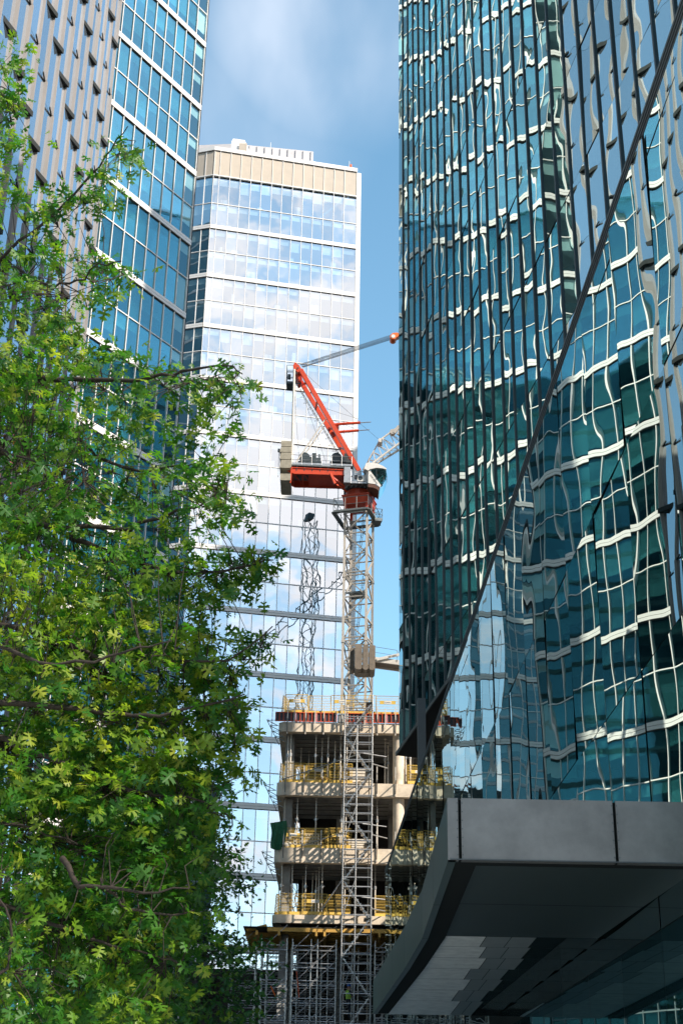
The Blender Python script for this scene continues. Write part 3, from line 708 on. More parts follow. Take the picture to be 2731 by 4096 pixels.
# ballast stack
yy = [1763, 1786, 1809, 1838, 1872]
for i, (a, c) in enumerate(zip(yy, yy[1:])):
    p = V(1126, a+0.8, 89.0); q = V(1165, c-0.8, 89.0); ch = 0.10 if i >= 2 else 0.0
    b = MB(); b.prism([(p.x-0.02, 89.0, p.z), (q.x, 89.0, p.z), (q.x, 89.0, q.z+ch), (q.x-ch, 89.0, q.z), (p.x+ch-0.12*(i > 0), 89.0, q.z), (p.x-0.12*(i > 0), 89.0, q.z+ch)], (0, 2.7, 0)); b.build('ballast_block', 'ballast', ca)
for a, c in ((1894, 1921),):
    p = V(1121, a, 89.1); q = V(1162, c, 89.1); b = MB(); b.prism([(p.x, 89.1, p.z), (q.x, 89.1, p.z), (q.x, 89.1, q.z), (p.x+0.05, 89.1, q.z), (p.x, 89.1, q.z+0.08)], (0, 2.4, 0)); b.build('ballast_block', 'ballast', ca)
b = MB(); p = V(1116, 1797, 89.2); b.bar(p, p+Vector((0.02, 0, -2.2)), 0.03); b.box(p.x-0.08, p.x+0.08, 89.1, 89.3, p.z-0.2, p.z); b.build('anemometer', 'winch', ca)
# deck with railing, winches
a = V(1166, 1858, 89.3); c = V(1375, 1868, 89.3)
b = MB(); b.obox(Vector((a.x, 89.3, a.z-0.05)), (c.x-a.x, 0, c.z-a.z), (0, 2.4, 0), (0, 0, 0.09)); b.build('walk_deck', 'rail', ca)
b = MB(); railing(b, [Vector((a.x, 89.35, a.z+0.05)), Vector((c.x+0.55, 89.35, c.z+0.1))], 0.75, 0.02, 0.75); railing(b, [Vector((a.x, 91.6, a.z+0.05)), Vector((c.x, 91.6, c.z+0.1))], 0.75, 0.018, 0.9); b.build('railing', 'galv', ca)
for i in range(7):
    x = a.x+0.4+i*0.55; b = MB(); b.bar((x, 89.35, a.z-0.05), (x-0.05, 89.42, a.z-0.45), 0.05); b.build('deck_bracket', 'winch', ca)
for x0, sc_ in ((1192, 1.0), (1320, 0.95)):
    w0 = V(x0, 1850, 90.2); z = w0.z+0.03; b = MB()
    b.tube((w0.x+0.45, 89.9, z+0.22), (w0.x+0.45, 90.9, z+0.22), 0.32*sc_, 16); b.tube((w0.x+0.45, 89.86, z+0.22), (w0.x+0.45, 89.92, z+0.22), 0.40*sc_, 16)
    b.box(w0.x+0.75, w0.x+1.0, 90.0, 90.9, z-0.1, z+0.35); b.box(w0.x+0.98, w0.x+1.28, 90.0, 90.8, z-0.1, z+0.65*sc_); b.box(w0.x+1.3, w0.x+1.6, 90.0, 90.6, z-0.1, z+0.28); b.box(w0.x+0.0, w0.x+1.65, 89.9, 91, z-0.16, z-0.06); b.box(w0.x+1.45, w0.x+1.55, 90.1, 90.4, z, z+0.62)
    b.build('winch', 'winch', ca)
b = MB(); b.prism([V(1377, 1929, 89.3), V(1402, 1930, 89.3), V(1402, 1867, 89.3), V(1377, 1866, 89.3)], (0, 1.0, 0)); b.build('electric_cabinet', 'galv', ca)
b = MB(); b.prism([V(1418, 1900, 89.4), V(1446, 1901, 89.4), V(1446, 1880, 89.4), V(1418, 1880, 89.4)], (0, 0.7, 0)); b.build('control_box', 'galv', ca)
b = MB(); b.prism([V(1429, 1924, 89.25), V(1464, 1925, 89.25), V(1464, 1901, 89.25), V(1429, 1900, 89.25)], (0, 0.5, 0)); ac = b.build('air_conditioner', 'cab_white', ca)
cc_ = V(1441, 1912, 89.24); b = MB(); b.tube(cc_, cc_+Vector((0, 0.03, 0)), 0.17, 20); f_ = b.build('fan_grille', 'winch', ac); f_.location = (0, 0, 0)
b = MB(); railing(b, [V(1402, 1932, 89.3), V(1470, 1935, 89.3)], 0.95, 0.02, 0.5); b.build('railing', 'galv', ca)
# a-frame
def bx(mb, p, q, w_, h_=None): mb.bar(p, q, w_, h_)
H1 = V(1203, 1480, 89.5); H2 = V(1190, 1505, 91.3)
b = MB(); b.bar(H1, V(1436, 1885, 89.5), 0.27, 0.30); b.build('frame_leg', 'crane_red', ca)
b = MB(); b.bar(H2, V(1392, 1842, 91.3), 0.25, 0.30); b.build('frame_leg', 'crane_red', ca)
b = MB(); b.prism([V(1172, 1462, 89.6), V(1180, 1448, 89.6), V(1196, 1460, 89.6), V(1208, 1480, 89.6), V(1204, 1492, 89.6), V(1192, 1488, 89.6), V(1176, 1476, 89.6)], (0, 1.9, 0)); b.prism([V(1183, 1498, 89.9), V(1200, 1500, 89.9), V(1202, 1522, 89.9), V(1192, 1526, 89.9), V(1184, 1512, 89.9)], (0, 1.0, 0)); b.build('frame_head', 'crane_red', ca)
b = MB(); b.tube(V(1191, 1472, 89.55), V(1191, 1472, 89.55)+Vector((0, -0.02, 0)), 0.06, 12); b.build('sheave_pin', 'winch', ca)
for (x, y), (x2, y2) in (((1228, 1532), (1205, 1538)), ((1268, 1608), (1262, 1638)), ((1345, 1720), (1318, 1712)), ((1385, 1800), (1360, 1790))):
    b = MB(); b.bar(V(x, y, 89.5), V(x2, y2, 91.3), 0.14); b.build('cross_member', 'crane_red', ca)
b = MB()
p0 = V(1214, 1560, 91.0); p1 = V(1378, 1835, 91.0); side = Vector((-0.22, -0.3, -0.1))
for s_ in (0.0, 0.35): b.tube(p0+side+Vector((0, s_, 0)), p1+side+Vector((0, s_, 0)), 0.02, 4)
for i in range(24):
    p = p0.lerp(p1, i/23)+side; b.tube(p, p+Vector((0, 0.35, 0)), 0.014, 4)
    q = p+Vector((-0.28, 0.1, -0.16))
    if i % 2 == 0: b.tube(p, q, 0.012, 4); b.tube(q, p+Vector((0, 0.35, 0)), 0.012, 4)
b.build('frame_ladder', 'rail', ca)
for pts in ([(1177, 1478, 89.6), (1167, 1856, 89.6)],):
    b = MB(); b.tube(V(*pts[0]), V(*pts[1]), 0.085, 10); b.build('tie_tube', 'crane_white', ca)
for p, q in (((1300, 1678, 89.5), (1182, 1852, 89.8)), ((1296, 1705, 91.3), (1196, 1852, 91.3))):
    b = MB(); b.tube(V(*p), V(*q), 0.055, 8); b.build('stay', 'crane_white', ca)
for y0, y1, y2, x0, Z in ((1698, 1691, 1688, 1332, 89.5), (1730, 1722, 1719, 1328, 91.2)):
    e_ = 1440 if Z < 90 else 1434
    b = MB(); b.tube(V(x0, y0, Z), V(e_, y1, Z), 0.10, 8); b.tube(V(e_-1, y1, Z), V(e_, y1, Z), 0.14, 8); b.tube(V(1374, y0-3, Z), V(1376, y0-3, Z), 0.14, 8); b.build('buffer_arm', 'crane_red', ca)
    b = MB(); b.tube(V(e_, y1, Z), V(e_+43, y2, Z), 0.035, 6); b.build('buffer_rod', 'galv', ca)
b = MB(); b.bar(V(1347, 1700, 89.5), V(1345, 1728, 91.2), 0.3, 0.22); b.build('buffer_bracket', 'crane_red', ca)
# head platform
b = MB(); q0 = V(1145, 1532, 89.9); w_ = 0.62
pl = [q0, q0+Vector((w_, 0, 0)), q0+Vector((w_, 1.0, 0)), q0+Vector((0, 1.0, 0)), q0]
railing(b, pl, 1.0, 0.022, 0.6); b.prism([p-Z3*0.05 for p in pl[:4]], (0, 0, 0.05))
railing(b, [p+Z3*0.55 for p in pl], 0.95, 0.018, 0.6, False); b.box(q0.x+0.08, q0.x+0.3, q0.y, q0.y+0.2, q0.z+0.4, q0.z+0.75)
b.bar(q0+Vector((0, 0, -0.02)), q0+Vector((1.1, 0, 0.0)), 0.06); b.build('head_platform', 'winch', ca)
# ropes and hook block
tip = V(2080, 1180, 90.4)
b = MB()
for i in range(4):
    b.tube(V(1200+i*2, 1457+i*1.6, 89.8+0.25*i), V(1566, 1339+i*3.0, 89.9+0.2*i), 0.016, 4); b.tube(V(1206+i*2, 1466+i*1.3, 89.8+0.25*i), V(1566, 1350+i*2.6, 89.9+0.2*i), 0.016, 4)
b.build('luffing_rope', 'cable', ca)
b = MB(); hb = V(1572, 1345, 89.9); b.tube(hb, hb+Vector((0, 0.7, 0)), 0.24, 16); b.prism([V(1568, 1332, 89.95), V(1586, 1330, 89.95), V(1600, 1334, 89.95), V(1600, 1340, 89.95), V(1586, 1348, 89.95), V(1574, 1354, 89.95)], (0, 0.5, 0)); b.build('pulley_block', 'orange', ca)
b = MB(); b.tube(hb+Vector((0, -0.03, 0)), hb+Vector((0, -0.005, 0)), 0.15, 16); b.build('sheave', 'cab_white', ca)
b = MB(); b.tube(V(1598, 1337, 90.2), tip, 0.04, 6); b.build('pendant', 'cable', ca)
for p, q in (((1212, 1486, 89.6), (1440, 1690, 89.5)), ((1290, 1630, 89.5), (1434, 1676, 89.5)), ((1330, 1680, 91), (1432, 1720, 91.2)), ((1440, 1694, 89.6), (1515, 1758, 90.2)), ((1175, 1530, 90), (1196, 1835, 90.3)), ((1205, 1560, 90), (1304, 1850, 90.5))):
    b = MB(); b.tube(V(*p), V(*q), 0.011, 4); b.build('guy_rope', 'cable', ca)
# white lattice jib behind the cab, rising to the right
foot = V(1450, 1892, 90.4)
ch = {}
def chord(nm, pts, r):
    P = [V(*p) for p in pts]; b = MB(); b.path(P, r, r, 7); b.build(nm, 'crane_white', ca); return P
t1 = chord('jib_chord', [(1452, 1890, 89.8), (1495, 1848, 89.7), (1598, 1771, 89.7), (2060, 1425, 89.7)], 0.075)
t2 = chord('jib_chord', [(1456, 1892, 91.0), (1510, 1852, 91.1), (1600, 1797, 91.1), (2062, 1450, 91.1)], 0.075)
t3 = chord('jib_chord', [(1452, 1880, 90.4), (1480, 1830, 90.4), (1519, 1760, 90.4), (1598, 1703, 90.4), (2058, 1395, 90.4)], 0.065)
def samp(P, t):
    L_ = [(q-p).length for p, q in zip(P, P[1:])]; d = t*sum(L_)
    for (p, q), l_ in zip(zip(P, P[1:]), L_):
        if d <= l_: return p.lerp(q, d/l_)
        d -= l_
    return P[-1]
b = MB(); nz = 22
for i in range(nz):
    a0, a1 = 0.04+i*0.043, 0.04+(i+0.5)*0.043; a2 = 0.04+(i+1)*0.043
    b.tube(samp(t1, a0), samp(t3, a1), 0.028, 5); b.tube(samp(t3, a1), samp(t1, a2), 0.028, 5); b.tube(samp(t2, a0), samp(t3, a1), 0.028, 5); b.tube(samp(t3, a1), samp(t2, a2), 0.028, 5)
    b.tube(samp(t1, a0), samp(t2, a0), 0.028, 5); b.tube(samp(t1, a0), samp(t2, a2), 0.022, 5)
b.build('jib_lacing', 'crane_white', ca)
p = V(1521, 1760, 90.0); b = MB(); b.tube(p, p+Vector((0, 0.8, 0)), 0.16, 14); b.build('jib_pulley', 'crane_white', ca)
p = V(1575, 1733, 89.7); b = MB(); b.bar(p, p+Vector((0.35, 0, 0.55)), 0.25, 0.2); b.bar(p+Vector((0.3, 0, -0.12)), p+Vector((0.65, 0, 0.4)), 0.2, 0.2); b.tube(p+Vector((-0.1, -0.1, 0.1)), p+Vector((-0.1, 0.3, 0.1)), 0.2, 12); b.build('jib_winch', 'crane_grey', ca)
# cab
CZ = 89.0; CD = 1.5
def cabp(pts, nm, mat, z0=CZ, dep=CD):
    b = MB(); b.prism([V(x, y, z0) for x, y in pts], (0, dep, 0)); return b.build(nm, mat, ca)
cabp([(1473, 1880), (1478, 1880), (1523, 1941), (1519, 1949), (1505, 1937), (1472, 1932)], 'cab_side', 'cab_white', CZ, 0.06)
cabp([(1473, 1880), (1478, 1880), (1523, 1941), (1519, 1949), (1505, 1937), (1472, 1932)], 'cab_side', 'cab_white', CZ+CD-0.06, 0.06)
cabp([(1456, 1874), (1463, 1853), (1472, 1850), (1490, 1850), (1512, 1855), (1530, 1863), (1545, 1873), (1544, 1877), (1530, 1873), (1505, 1871), (1480, 1876), (1472, 1882)], 'cab_roof', 'cab_white', CZ-0.1, CD+0.2)
cabp([(1460, 1876), (1473, 1881), (1473, 1930), (1468, 1932), (1464, 1890)], 'cab_rear', 'cab_white', CZ+0.1, CD-0.2)
gl_ = cabp([(1479, 1878), (1505, 1872), (1530, 1874), (1543, 1878), (1547, 1900), (1541, 1921), (1532, 1935), (1523, 1940)], 'cab_window', 'cab_glass', CZ+0.015, 0.02)
b = MB(); fr = [(1543, 1878), (1547, 1900), (1541, 1921), (1532, 1942), (1515, 1963)]
for (a_, c_), (a2_, c2_) in zip(fr, fr[1:]):
    p, q = V(a_, c_, CZ), V(a2_, c2_, CZ); b.poly([p, q, q+Vector((0, CD, 0)), p+Vector((0, CD, 0))])
b.build('front_window', 'cab_glass', ca)
cabp([(1472, 1935), (1502, 1938), (1519, 1950), (1514, 1963), (1505, 1955), (1492, 1950), (1472, 1948)], 'cab_underside', 'brown', CZ+0.02, CD-0.04)
cabp([(1508, 1898), (1533, 1896), (1531, 1908), (1522, 1910), (1520, 1925), (1530, 1932), (1522, 1936), (1508, 1918)], 'seat', 'furniture', CZ+0.5, 0.5)
cabp([(1509, 1886), (1518, 1885), (1518, 1892), (1509, 1892)], 'instrument_box', 'yellow', CZ+0.4, 0.3)
cabp([(1482, 1882), (1505, 1876), (1540, 1880), (1541, 1896), (1530, 1925), (1524, 1932)], 'cab_back_wall', 'winch', CZ+CD-0.1, 0.03)
b = MB(); b.bar(V(1505, 1872, CZ-0.02), V(1506, 1917, CZ-0.02), 0.04); railing(b, [V(1534, 1934, CZ-0.05), V(1548, 1930, CZ-0.05)], 0.5, 0.012, 0.3, False); b.build('cab_frame', 'winch', ca)
p, q = V(1480, 1893, CZ-0.012), V(1512, 1938, CZ-0.012); d_ = (q-p).normalized(); nrm_ = Vector((0, -1, 0)); up_ = nrm_.cross(d_)
mt = Matrix((d_, up_, nrm_)).transposed().to_4x4(); mt.translation = (p+q)/2-up_*(-0.06)-up_*0.10
textmesh('CORLEONIS', 0.155, 'lettering', 'ink', mt, ca)

# ================================================================== white crane behind
cb = thing('tower_crane', 'cream tower crane whose counterweight blocks hang in front of the red crane mast', 'crane', (5.3, 84, 0))
for (x0, x1, y0, y1, dz, dd) in ((1398, 1418, 2592, 2680, 0.7, 0), (1418, 1449, 2576, 2676, 0.0, 1), (1450, 1474, 2579, 2678, 0.0, 2), (1475, 1501, 2581, 2679, 0.0, 3), (1424, 1478, 2660, 2691, 0.6, 4)):
    p = V(x0+0.5, y1, 83.6+dz); q = V(x1-0.5, y0, 83.6+dz); b = MB(); c_ = 0.09
    b.prism([(p.x, p.y, p.z+c_), (p.x+c_, p.y, p.z), (q.x-c_, p.y, p.z), (q.x, p.y, p.z+c_), (q.x, p.y, q.z-0.02), (q.x-0.05, p.y, q.z), (p.x+0.05, p.y, q.z), (p.x, p.y, q.z-0.02)], (0, 1.5-dz, 0)); b.build('ballast_block', 'ballast_dark', cb)
for Z in (83.9, 85.1):
    p, q = V(1498, 2638, 83.9), V(1720, 2668, 83.9); p.y = q.y = Z
    b = MB(); b.bar(p, q, 0.14, 0.30); b.build('side_beam', 'crane_white', cb)
p, q = V(1498, 2650, 84.5), V(1720, 2680, 84.5); b = MB(); b.bar(p-Z3*0.02, q-Z3*0.02, 1.1, 0.05); b.build('underside_plate', 'ballast_dark', cb)
b = MB(); p, q = V(1506, 2638, 83.75), V(1700, 2596, 83.75); b.bar(p, q, 0.08, 0.17); b.build('strut', 'crane_white', cb)
d_ = (q-p).normalized(); up_ = Vector((0, -1, 0)).cross(d_); mt = Matrix((d_, up_, Vector((0, -1, 0)))).transposed().to_4x4(); mt.translation = V(1570, 2624.5, 83.70)
textmesh('581 00021', 0.13, 'lettering', 'ink', mt, cb)
b = MB(); a, c = V(1500, 2616, 83.8), V(1588, 2630, 83.8)
railing(b, [a-Z3*0.25, c-Z3*0.25], 0.72, 0.016, 1.6, False); b.tube(c+Z3*0.4, c+Vector((0.25, 0, 0.2)), 0.016, 5); b.build('railing', 'rail', cb)
mx, my = 5.3, 84.5; b = MB()
for sx in (-0.8, 0.8):
    for sy in (-0.8, 0.8): b.bar((mx+sx, my+sy, 0), (mx+sx, my+sy, 31), 0.15)
for i in range(18):
    z = 0.3+i*1.7
    for (ax, ay), (bx_, by_) in (((-.8, -.8), (.8, -.8)), ((.8, -.8), (.8, .8)), ((.8, .8), (-.8, .8)), ((-.8, .8), (-.8, -.8))): b.bar((mx+ax, my+ay, z), (mx+bx_, my+by_, z+1.7), 0.07)
b.build('mast', 'crane_grey', cb)

# ================================================================== crane that the pale tower mirrors, hidden behind the dark tower
cc3 = thing('tower_crane', 'tall dark lattice crane mirrored in the pale tower, left of the red crane mast', 'crane', (25.6, 88, 0))
for k in range(18):
    b = MB(); z0 = k*6.0; z1 = z0+5.97
    for sx in (-1, 1):
        for sy in (-1, 1): b.bar((25.6+sx, 88+sy, z0), (25.6+sx, 88+sy, z1), 0.15)
    for j in range(3):
        for (ax, ay), (bx_, by_) in (((-1, -1), (1, -1)), ((1, 1), (-1, 1)), ((1, -1), (1, 1)), ((-1, 1), (-1, -1))): b.bar((25.6+ax, 88+ay, z0+j*2), (25.6+bx_, 88+by_, z0+j*2+1.95), 0.08)
    b.build('mast_section', 'rail', cc3)
b = MB(); b.box(24.9, 26.3, 87.3, 88.7, 108.1, 109.6); b.build('machine_deck', 'winch', cc3)
A = Vector((14, 86, 79)); B_ = Vector((38, 86, 104)); b = MB(); upv = Vector((-0.7, 0, 0.72))*1.7
b.bar(A, B_, 0.2); b.bar(A+upv, B_+upv*0.6, 0.2)
for i in range(14):
    p = A.lerp(B_, i/14); q = A.lerp(B_, (i+0.5)/14)+upv; r_ = A.lerp(B_, (i+1)/14); b.bar(p, q, 0.1); b.bar(q, r_, 0.1)
b.build('jib', 'rail', cc3)
t = thing('shade_block', 'low block added out of sight behind the podium to shade the shoring scaffolds', 'building', (17, 72, 0)); b = MB(); b.box(9.5, 24, 68, 78, 0, 20); b.build('wall', 'concrete_grey', t); b = MB(); b.box(9.3, 24.2, 67.8, 78.2, 20, 20.3); b.build('roof', 'concrete_grey', t)  # unseen block added to keep the shoring in shadow

# ================================================================== unfinished concrete frame
cf = thing('concrete_frame', 'unfinished concrete building frame with open floors and round columns, below the red crane', 'building', (3, 84, 0))
SX0, SX1, SY0, SY1 = -3.4, 10.0, 80.0, 88.9
lev = [(24.68, 25.25), (20.97, 21.72), (17.20, 18.02), (13.92, 14.36)]
for zb, zt in lev:
    b = MB(); b.prism([(SX0+0.25, SY0, zb), (SX1, SY0, zb), (SX1, SY0+0.45, zb), (SX0+0.45, SY0+0.45, zb), (SX0+0.45, SY1, zb), (SX0, SY1, zb), (SX0, SY0+0.25, zb)], (0, 0, zt-zb)); b.build('edge_beam', 'concrete', cf)
    b = MB(); b.box(SX0+0.45, SX1, SY0+0.45, SY1, zt-0.28, zt-0.01); b.build('slab', 'concrete_grey', cf)
    for i in range(6):
        y = SY0+1.6+i*1.25
        if zb > 15: b = MB(); b.box(SX0+0.45, SX1-0.01, y, y+0.14, zt-0.55, zt-0.28); b.build('soffit_joist', 'concrete_grey', cf)
for zb, zt in ((21.72, 24.68), (18.02, 20.97), (14.36, 17.2), (0, 13.92)):
    for x, y in ((3.55, 80.55), (8.4, 80.55)):
        b = MB(); b.tube((x, y, zb), (x, y, zt), 0.33, 28); b.build('column', 'concrete', cf, smooth=False)
    for x, y, wx, wy in ((-2.75, 81.3, 0.5, 0.5), (0.3, 85.5, 0.5, 0.5), (3.4, 85.5, 0.5, 0.5), (-2.75, 86.3, 0.5, 0.6)):
        b = MB(); b.box(x-wx/2, x+wx/2, y-wy/2, y+wy/2, zb, zt); b.build('column', 'concrete_grey', cf)
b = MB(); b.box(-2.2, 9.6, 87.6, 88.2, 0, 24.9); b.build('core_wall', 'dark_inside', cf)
b = MB(); b.box(3.0, 3.25, 80.4, 80.9, 14.36, 14.37); b.build('beam_pad', 'concrete_grey', cf)
b = MB(); b.box(0.0, 0.42, 79.96, 80.2, 25.27, 25.75); b.build('upstand', 'concrete_grey', cf)

# edge formwork panels
def make_form():
    t = thing('formwork_panel', 'orange framed formwork panel along the top slab edge, far left end', 'formwork', group='orange formwork panels on the top slab edge')
    b = MB(); wd, h = 1.18, 0.56
    for z in (0, h-0.04): b.box(0, wd, 0, 0.06, z, z+0.04)
    for i in range(6):
        x = i*(wd-0.035)/5; b.box(x, x+0.035, 0.005, 0.055, 0.04, h-0.04)
    b.build('panel_frame', 'form_orange', t, local=True)
    b = MB(); b.box(0.02, wd-0.02, 0.065, 0.10, 0.02, h-0.02); b.build('plywood', 'form_ply', t, local=True)
    b = MB(); b.box(wd-0.10, wd-0.04, -0.06, -0.002, -0.35, h+0.3); b.build('clamp_post', 'prop', t, local=True); return t
fp = make_form(); first = True
ordw = ['far left end', 'second from the left end', 'third from the left end', 'left of the stair scaffold', 'behind the stair scaffold head', 'right of the stair scaffold', 'next to the dark glass tower', 'mostly hidden by the dark glass tower']
for i, x in enumerate((-3.62, -2.42, -1.22, 0.45, 1.65, 2.85, 4.05, 5.25)):
    o = fp if i == 0 else copy_tree(fp); o.location = (x, 79.93, 25.27); o['label'] = 'orange framed formwork panel on the top slab edge, ' + ordw[i]

# mesh barriers
def make_barrier(ban=True):
    t = thing('mesh_barrier', 'x', 'barrier', group='yellow mesh barriers along the open floor edges')
    b = MB(); wd, h = 1.3, 1.12
    for i in range(22): x = 0.02+i*(wd-0.04)/21; b.bar((x, 0, 0.02), (x, 0, h), 0.009, 0.009, up=(0, 1, 0))
    for i in range(7): z = 0.16+i*(h-0.17)/6; b.bar((0, -0.009, z), (wd, -0.009, z), 0.012, 0.016)
    b.bar((0.01, 0, 0), (0.01, 0, h), 0.03); b.bar((wd-0.01, 0, 0), (wd-0.01, 0, h), 0.03); b.bar((0, 0, h), (wd, 0, h), 0.03)
    b.build('mesh', 'yellow', t, local=True)
    b = MB(); b.box(0.02, wd-0.02, -0.02, -0.005, 0.0, 0.17); b.build('kick_plate', 'yellow', t, local=True)
    if ban:
        b = MB(); b.box(0.2, 1.12, -0.035, -0.025, 0.62, 0.83); n_ = b.build('banner', 'yellow', t, local=True)
        b = MB(); b.box(0.45, 0.88, -0.042, -0.036, 0.645, 0.805); l_ = b.build('banner_label', 'label_white', n_, local=True)
        b = MB(); b.bar((0.51, -0.046, 0.725), (0.56, -0.046, 0.765), 0.01, 0.012); b.bar((0.51, -0.046, 0.725), (0.56, -0.046, 0.685), 0.01, 0.012); b.bar((0.58, -0.046, 0.725), (0.80, -0.046, 0.725), 0.006, 0.022); b.build('chevron_mark', 'ink', n_, local=True)
    return t
b1 = make_barrier(True); b2 = make_barrier(False); used = {True: False, False: False}
def barrier(x, y, z, ban, lab, rz=0, tilt=0):
    src = b1 if ban else b2
    o = src if not used[ban] else copy_tree(src); used[ban] = True
    o.location = (x, y, z); o.rotation_euler = (R(tilt), 0, rz); o['label'] = lab
fl_n = [('on top of the frame', 25.82, 80.1), ('on the upper open floor', 21.76, 80.15), ('on the middle open floor', 18.06, 80.2), ('on the lower open floor', 14.40, 80.2)]
pos_n = ['at the left corner', 'second from the left corner', 'left of the stair scaffold', 'behind the stair scaffold', 'right of the stair scaffold', 'beside the round column']
for fi, (fn, z, y) in enumerate(fl_n):
    for i, x in enumerate((-3.05, -1.72, -0.40, 0.92, 2.24, 4.05)):
        if fi > 0 and i in (3, 4) and fi != 3: continue
        if fi == 3 and i == 3: continue
        barrier(x, y+0.02*(i % 2), z+random.uniform(-0.03, 0.03), (i+fi) % 2 == 0, 'yellow mesh barrier %s, %s' % (fn, pos_n[i]), random.uniform(-0.05, 0.05), random.uniform(-7, 5))
    barrier(-3.28, 80.3, z, False, 'yellow mesh barrier %s, turned along the left side' % fn, math.pi/2-0.25, 4)
for i, x in enumerate((-2.2, -0.9)):
    barrier(x, 82.6, 21.76, i == 0, 'yellow mesh barrier set back inside the upper open floor, %s' % ('left one' if i == 0 else 'right one'), 0.06, 0)
barrier(5.5, 80.1, 25.82, True, 'yellow mesh barrier on top of the frame, mostly behind the dark glass tower')

# steel props
def make_prop():
    t = thing('steel_prop', 'x', 'steel prop', group='steel props between the floors')
    b = MB(); b.tube((0, 0, 0.01), (0, 0, 1.75), 0.045, 8); b.box(-0.08, 0.08, -0.08, 0.08, 0, 0.012); b.build('outer_tube', 'prop', t, local=True)
    b = MB(); b.tube((0, 0, 1.7), (0, 0, 2.92), 0.032, 8); b.box(-0.08, 0.08, -0.08, 0.08, 2.92, 2.935); b.build('inner_tube', 'prop', t, local=True)
    b = MB(); b.tube((0, 0, 1.62), (0, 0, 1.80), 0.07, 8); b.tube((-0.14, -0.03, 1.73), (0.14, 0.03, 1.70), 0.016, 5); b.build('collar', 'galv', t, local=True); return t
pr = make_prop(); pf = True
plist = {('upper', 21.73, 24.68): [(1152, 80.7), (1163, 80.5), (1172, 81.2), (1263, 80.6), (1288, 81.4), (1312, 80.6), (1340, 81.6), (1362, 80.8), (1540, 81.2), (1551, 82), (1622, 80.7), (1640, 80.6), (1205, 83.5), (1236, 84.2)],
         ('middle', 18.03, 20.97): [(1188, 80.7), (1263, 80.6), (1366, 80.8), (1508, 80.7), (1138, 80.9), (1650, 80.8)],
         ('lower', 14.37, 17.2): [(1126, 80.5), (1168, 80.6), (1222, 80.7), (1275, 81.3), (1288, 80.6), (1250, 83), (1500, 80.8), (1264, 82.2), (1212, 84)]}
nth = ['first', 'second', 'third', 'fourth', 'fifth', 'sixth', 'seventh', 'eighth', 'ninth', 'tenth', 'eleventh', 'twelfth', 'thirteenth', 'fourteenth']
for (nm, z0, z1), lst in plist.items():
    for i, (px, Z) in enumerate(sorted(lst)):
        o = pr if pf else copy_tree(pr); pf = False
        o.location = (at(px, 3000 if nm == 'upper' else 3280 if nm == 'middle' else 3540, Z).x, Z, z0); o.scale = (1, 1, (z1-z0-(0.28 if False else 0.0))/2.94); o.rotation_euler.z = random.uniform(0, 3)
        o['label'] = 'pale steel prop on the %s open floor, %s from the left' % (nm, nth[i])
# inner slab soffit is higher than the edge beam, so shores inside get a header timber
for zt in (24.68, 20.97, 17.2):
    for j, y in enumerate((80.62, 81.4, 82.3, 83.6)):
        o = MB().box(-2.4, 3.0, y-0.05, y+0.05, zt-0.30, zt-0.285).build('header_beam', 'dark_inside', cf)

# edge brackets outside the slabs
def make_bracket():
    t = thing('edge_bracket', 'x', 'bracket', group='steel brackets clamped on the slab edges')
    b = MB(); b.bar((0, 0, -0.75), (0, 0, 0.95), 0.055); b.build('post', 'prop', t, local=True)
    b = MB(); b.bar((0, 0, 0.02), (-0.0, -0.62, 0.05), 0.045); b.bar((0, -0.60, 0.04), (0, 0, -0.62), 0.045); b.build('diagonal', 'galv', t, local=True); return t
bk = make_bracket(); bf = True
for fi, (zb, zt) in enumerate(lev[:3]):
    for i in range(6):
        o = bk if bf else copy_tree(bk); bf = False
        o.location = (-2.9+i*1.05 + (1.0 if i > 3 else 0), 79.95, zt+0.02); o['label'] = 'steel edge bracket on the %s slab edge, %s from the left' % (['top', 'second', 'third'][fi], nth[i])
def make_side():
    t = thing('side_bracket', 'x', 'bracket', group='zigzag brackets hanging off the left side')
    b = MB()
    for k in range(4):
        x = -0.62+k*0.16; z = 0.35-k*0.32; b.bar((x, 0, z), (x+0.6, 0, z-0.3), 0.035); b.bar((x, 0, z), (x+0.5, 0, z+0.02), 0.03); b.bar((x+0.05, 0, z+0.1), (x+0.05, 0, z-0.14), 0.03)
    b.build('zigzag', 'rail', t, local=True)
    b = MB(); b.bar((-0.66, 0, 0.4), (0.1, 0, -1.1), 0.04); b.build('rail', 'rail', t, local=True); return t
sb = make_side()
for i, z in enumerate((25.0, 21.2, 17.4)):
    o = sb if i == 0 else copy_tree(sb); o.location = (-3.45, 80.1, z); o['label'] = 'zigzag steel bracket off the left end of the %s slab' % ['top', 'second', 'third'][i]

# stair scaffold
st = thing('stair_scaffold', 'slender galvanised stair scaffold standing in front of the concrete frame', 'scaffold', (1.2, 78.8, 0))
sx = [0.42, 1.12, 1.98]; sy = [78.2, 79.5]
for x in sx:
    for y in sy:
        b = MB(); b.tube((x, y, 0), (x, y, 26.4 if x != 1.12 else 24.6), 0.036, 8)
        z = 0.5
        while z < 26: b.tube((x, y, z-0.03), (x, y, z+0.03), 0.058, 8); z += 0.5
        b.build('standard', 'galv', st)
for x in (0.56, 1.84):
    b = MB(); b.tube((x, 79.6, 8), (x, 79.6, 26.2), 0.033, 8); b.build('standard', 'prop', st)
nl = 0
z = 7.6
while z < 26.2:
    b = MB(); b.tube((sx[0], sy[0], z), (sx[2], sy[0], z), 0.03, 6); b.build('ledger', 'galv', st)
    b = MB(); b.tube((sx[0], sy[1], z+0.25), (sx[2], sy[1], z+0.25), 0.03, 6); b.build('ledger', 'galv', st)
    z += 0.5
z = 8.0; k = 0
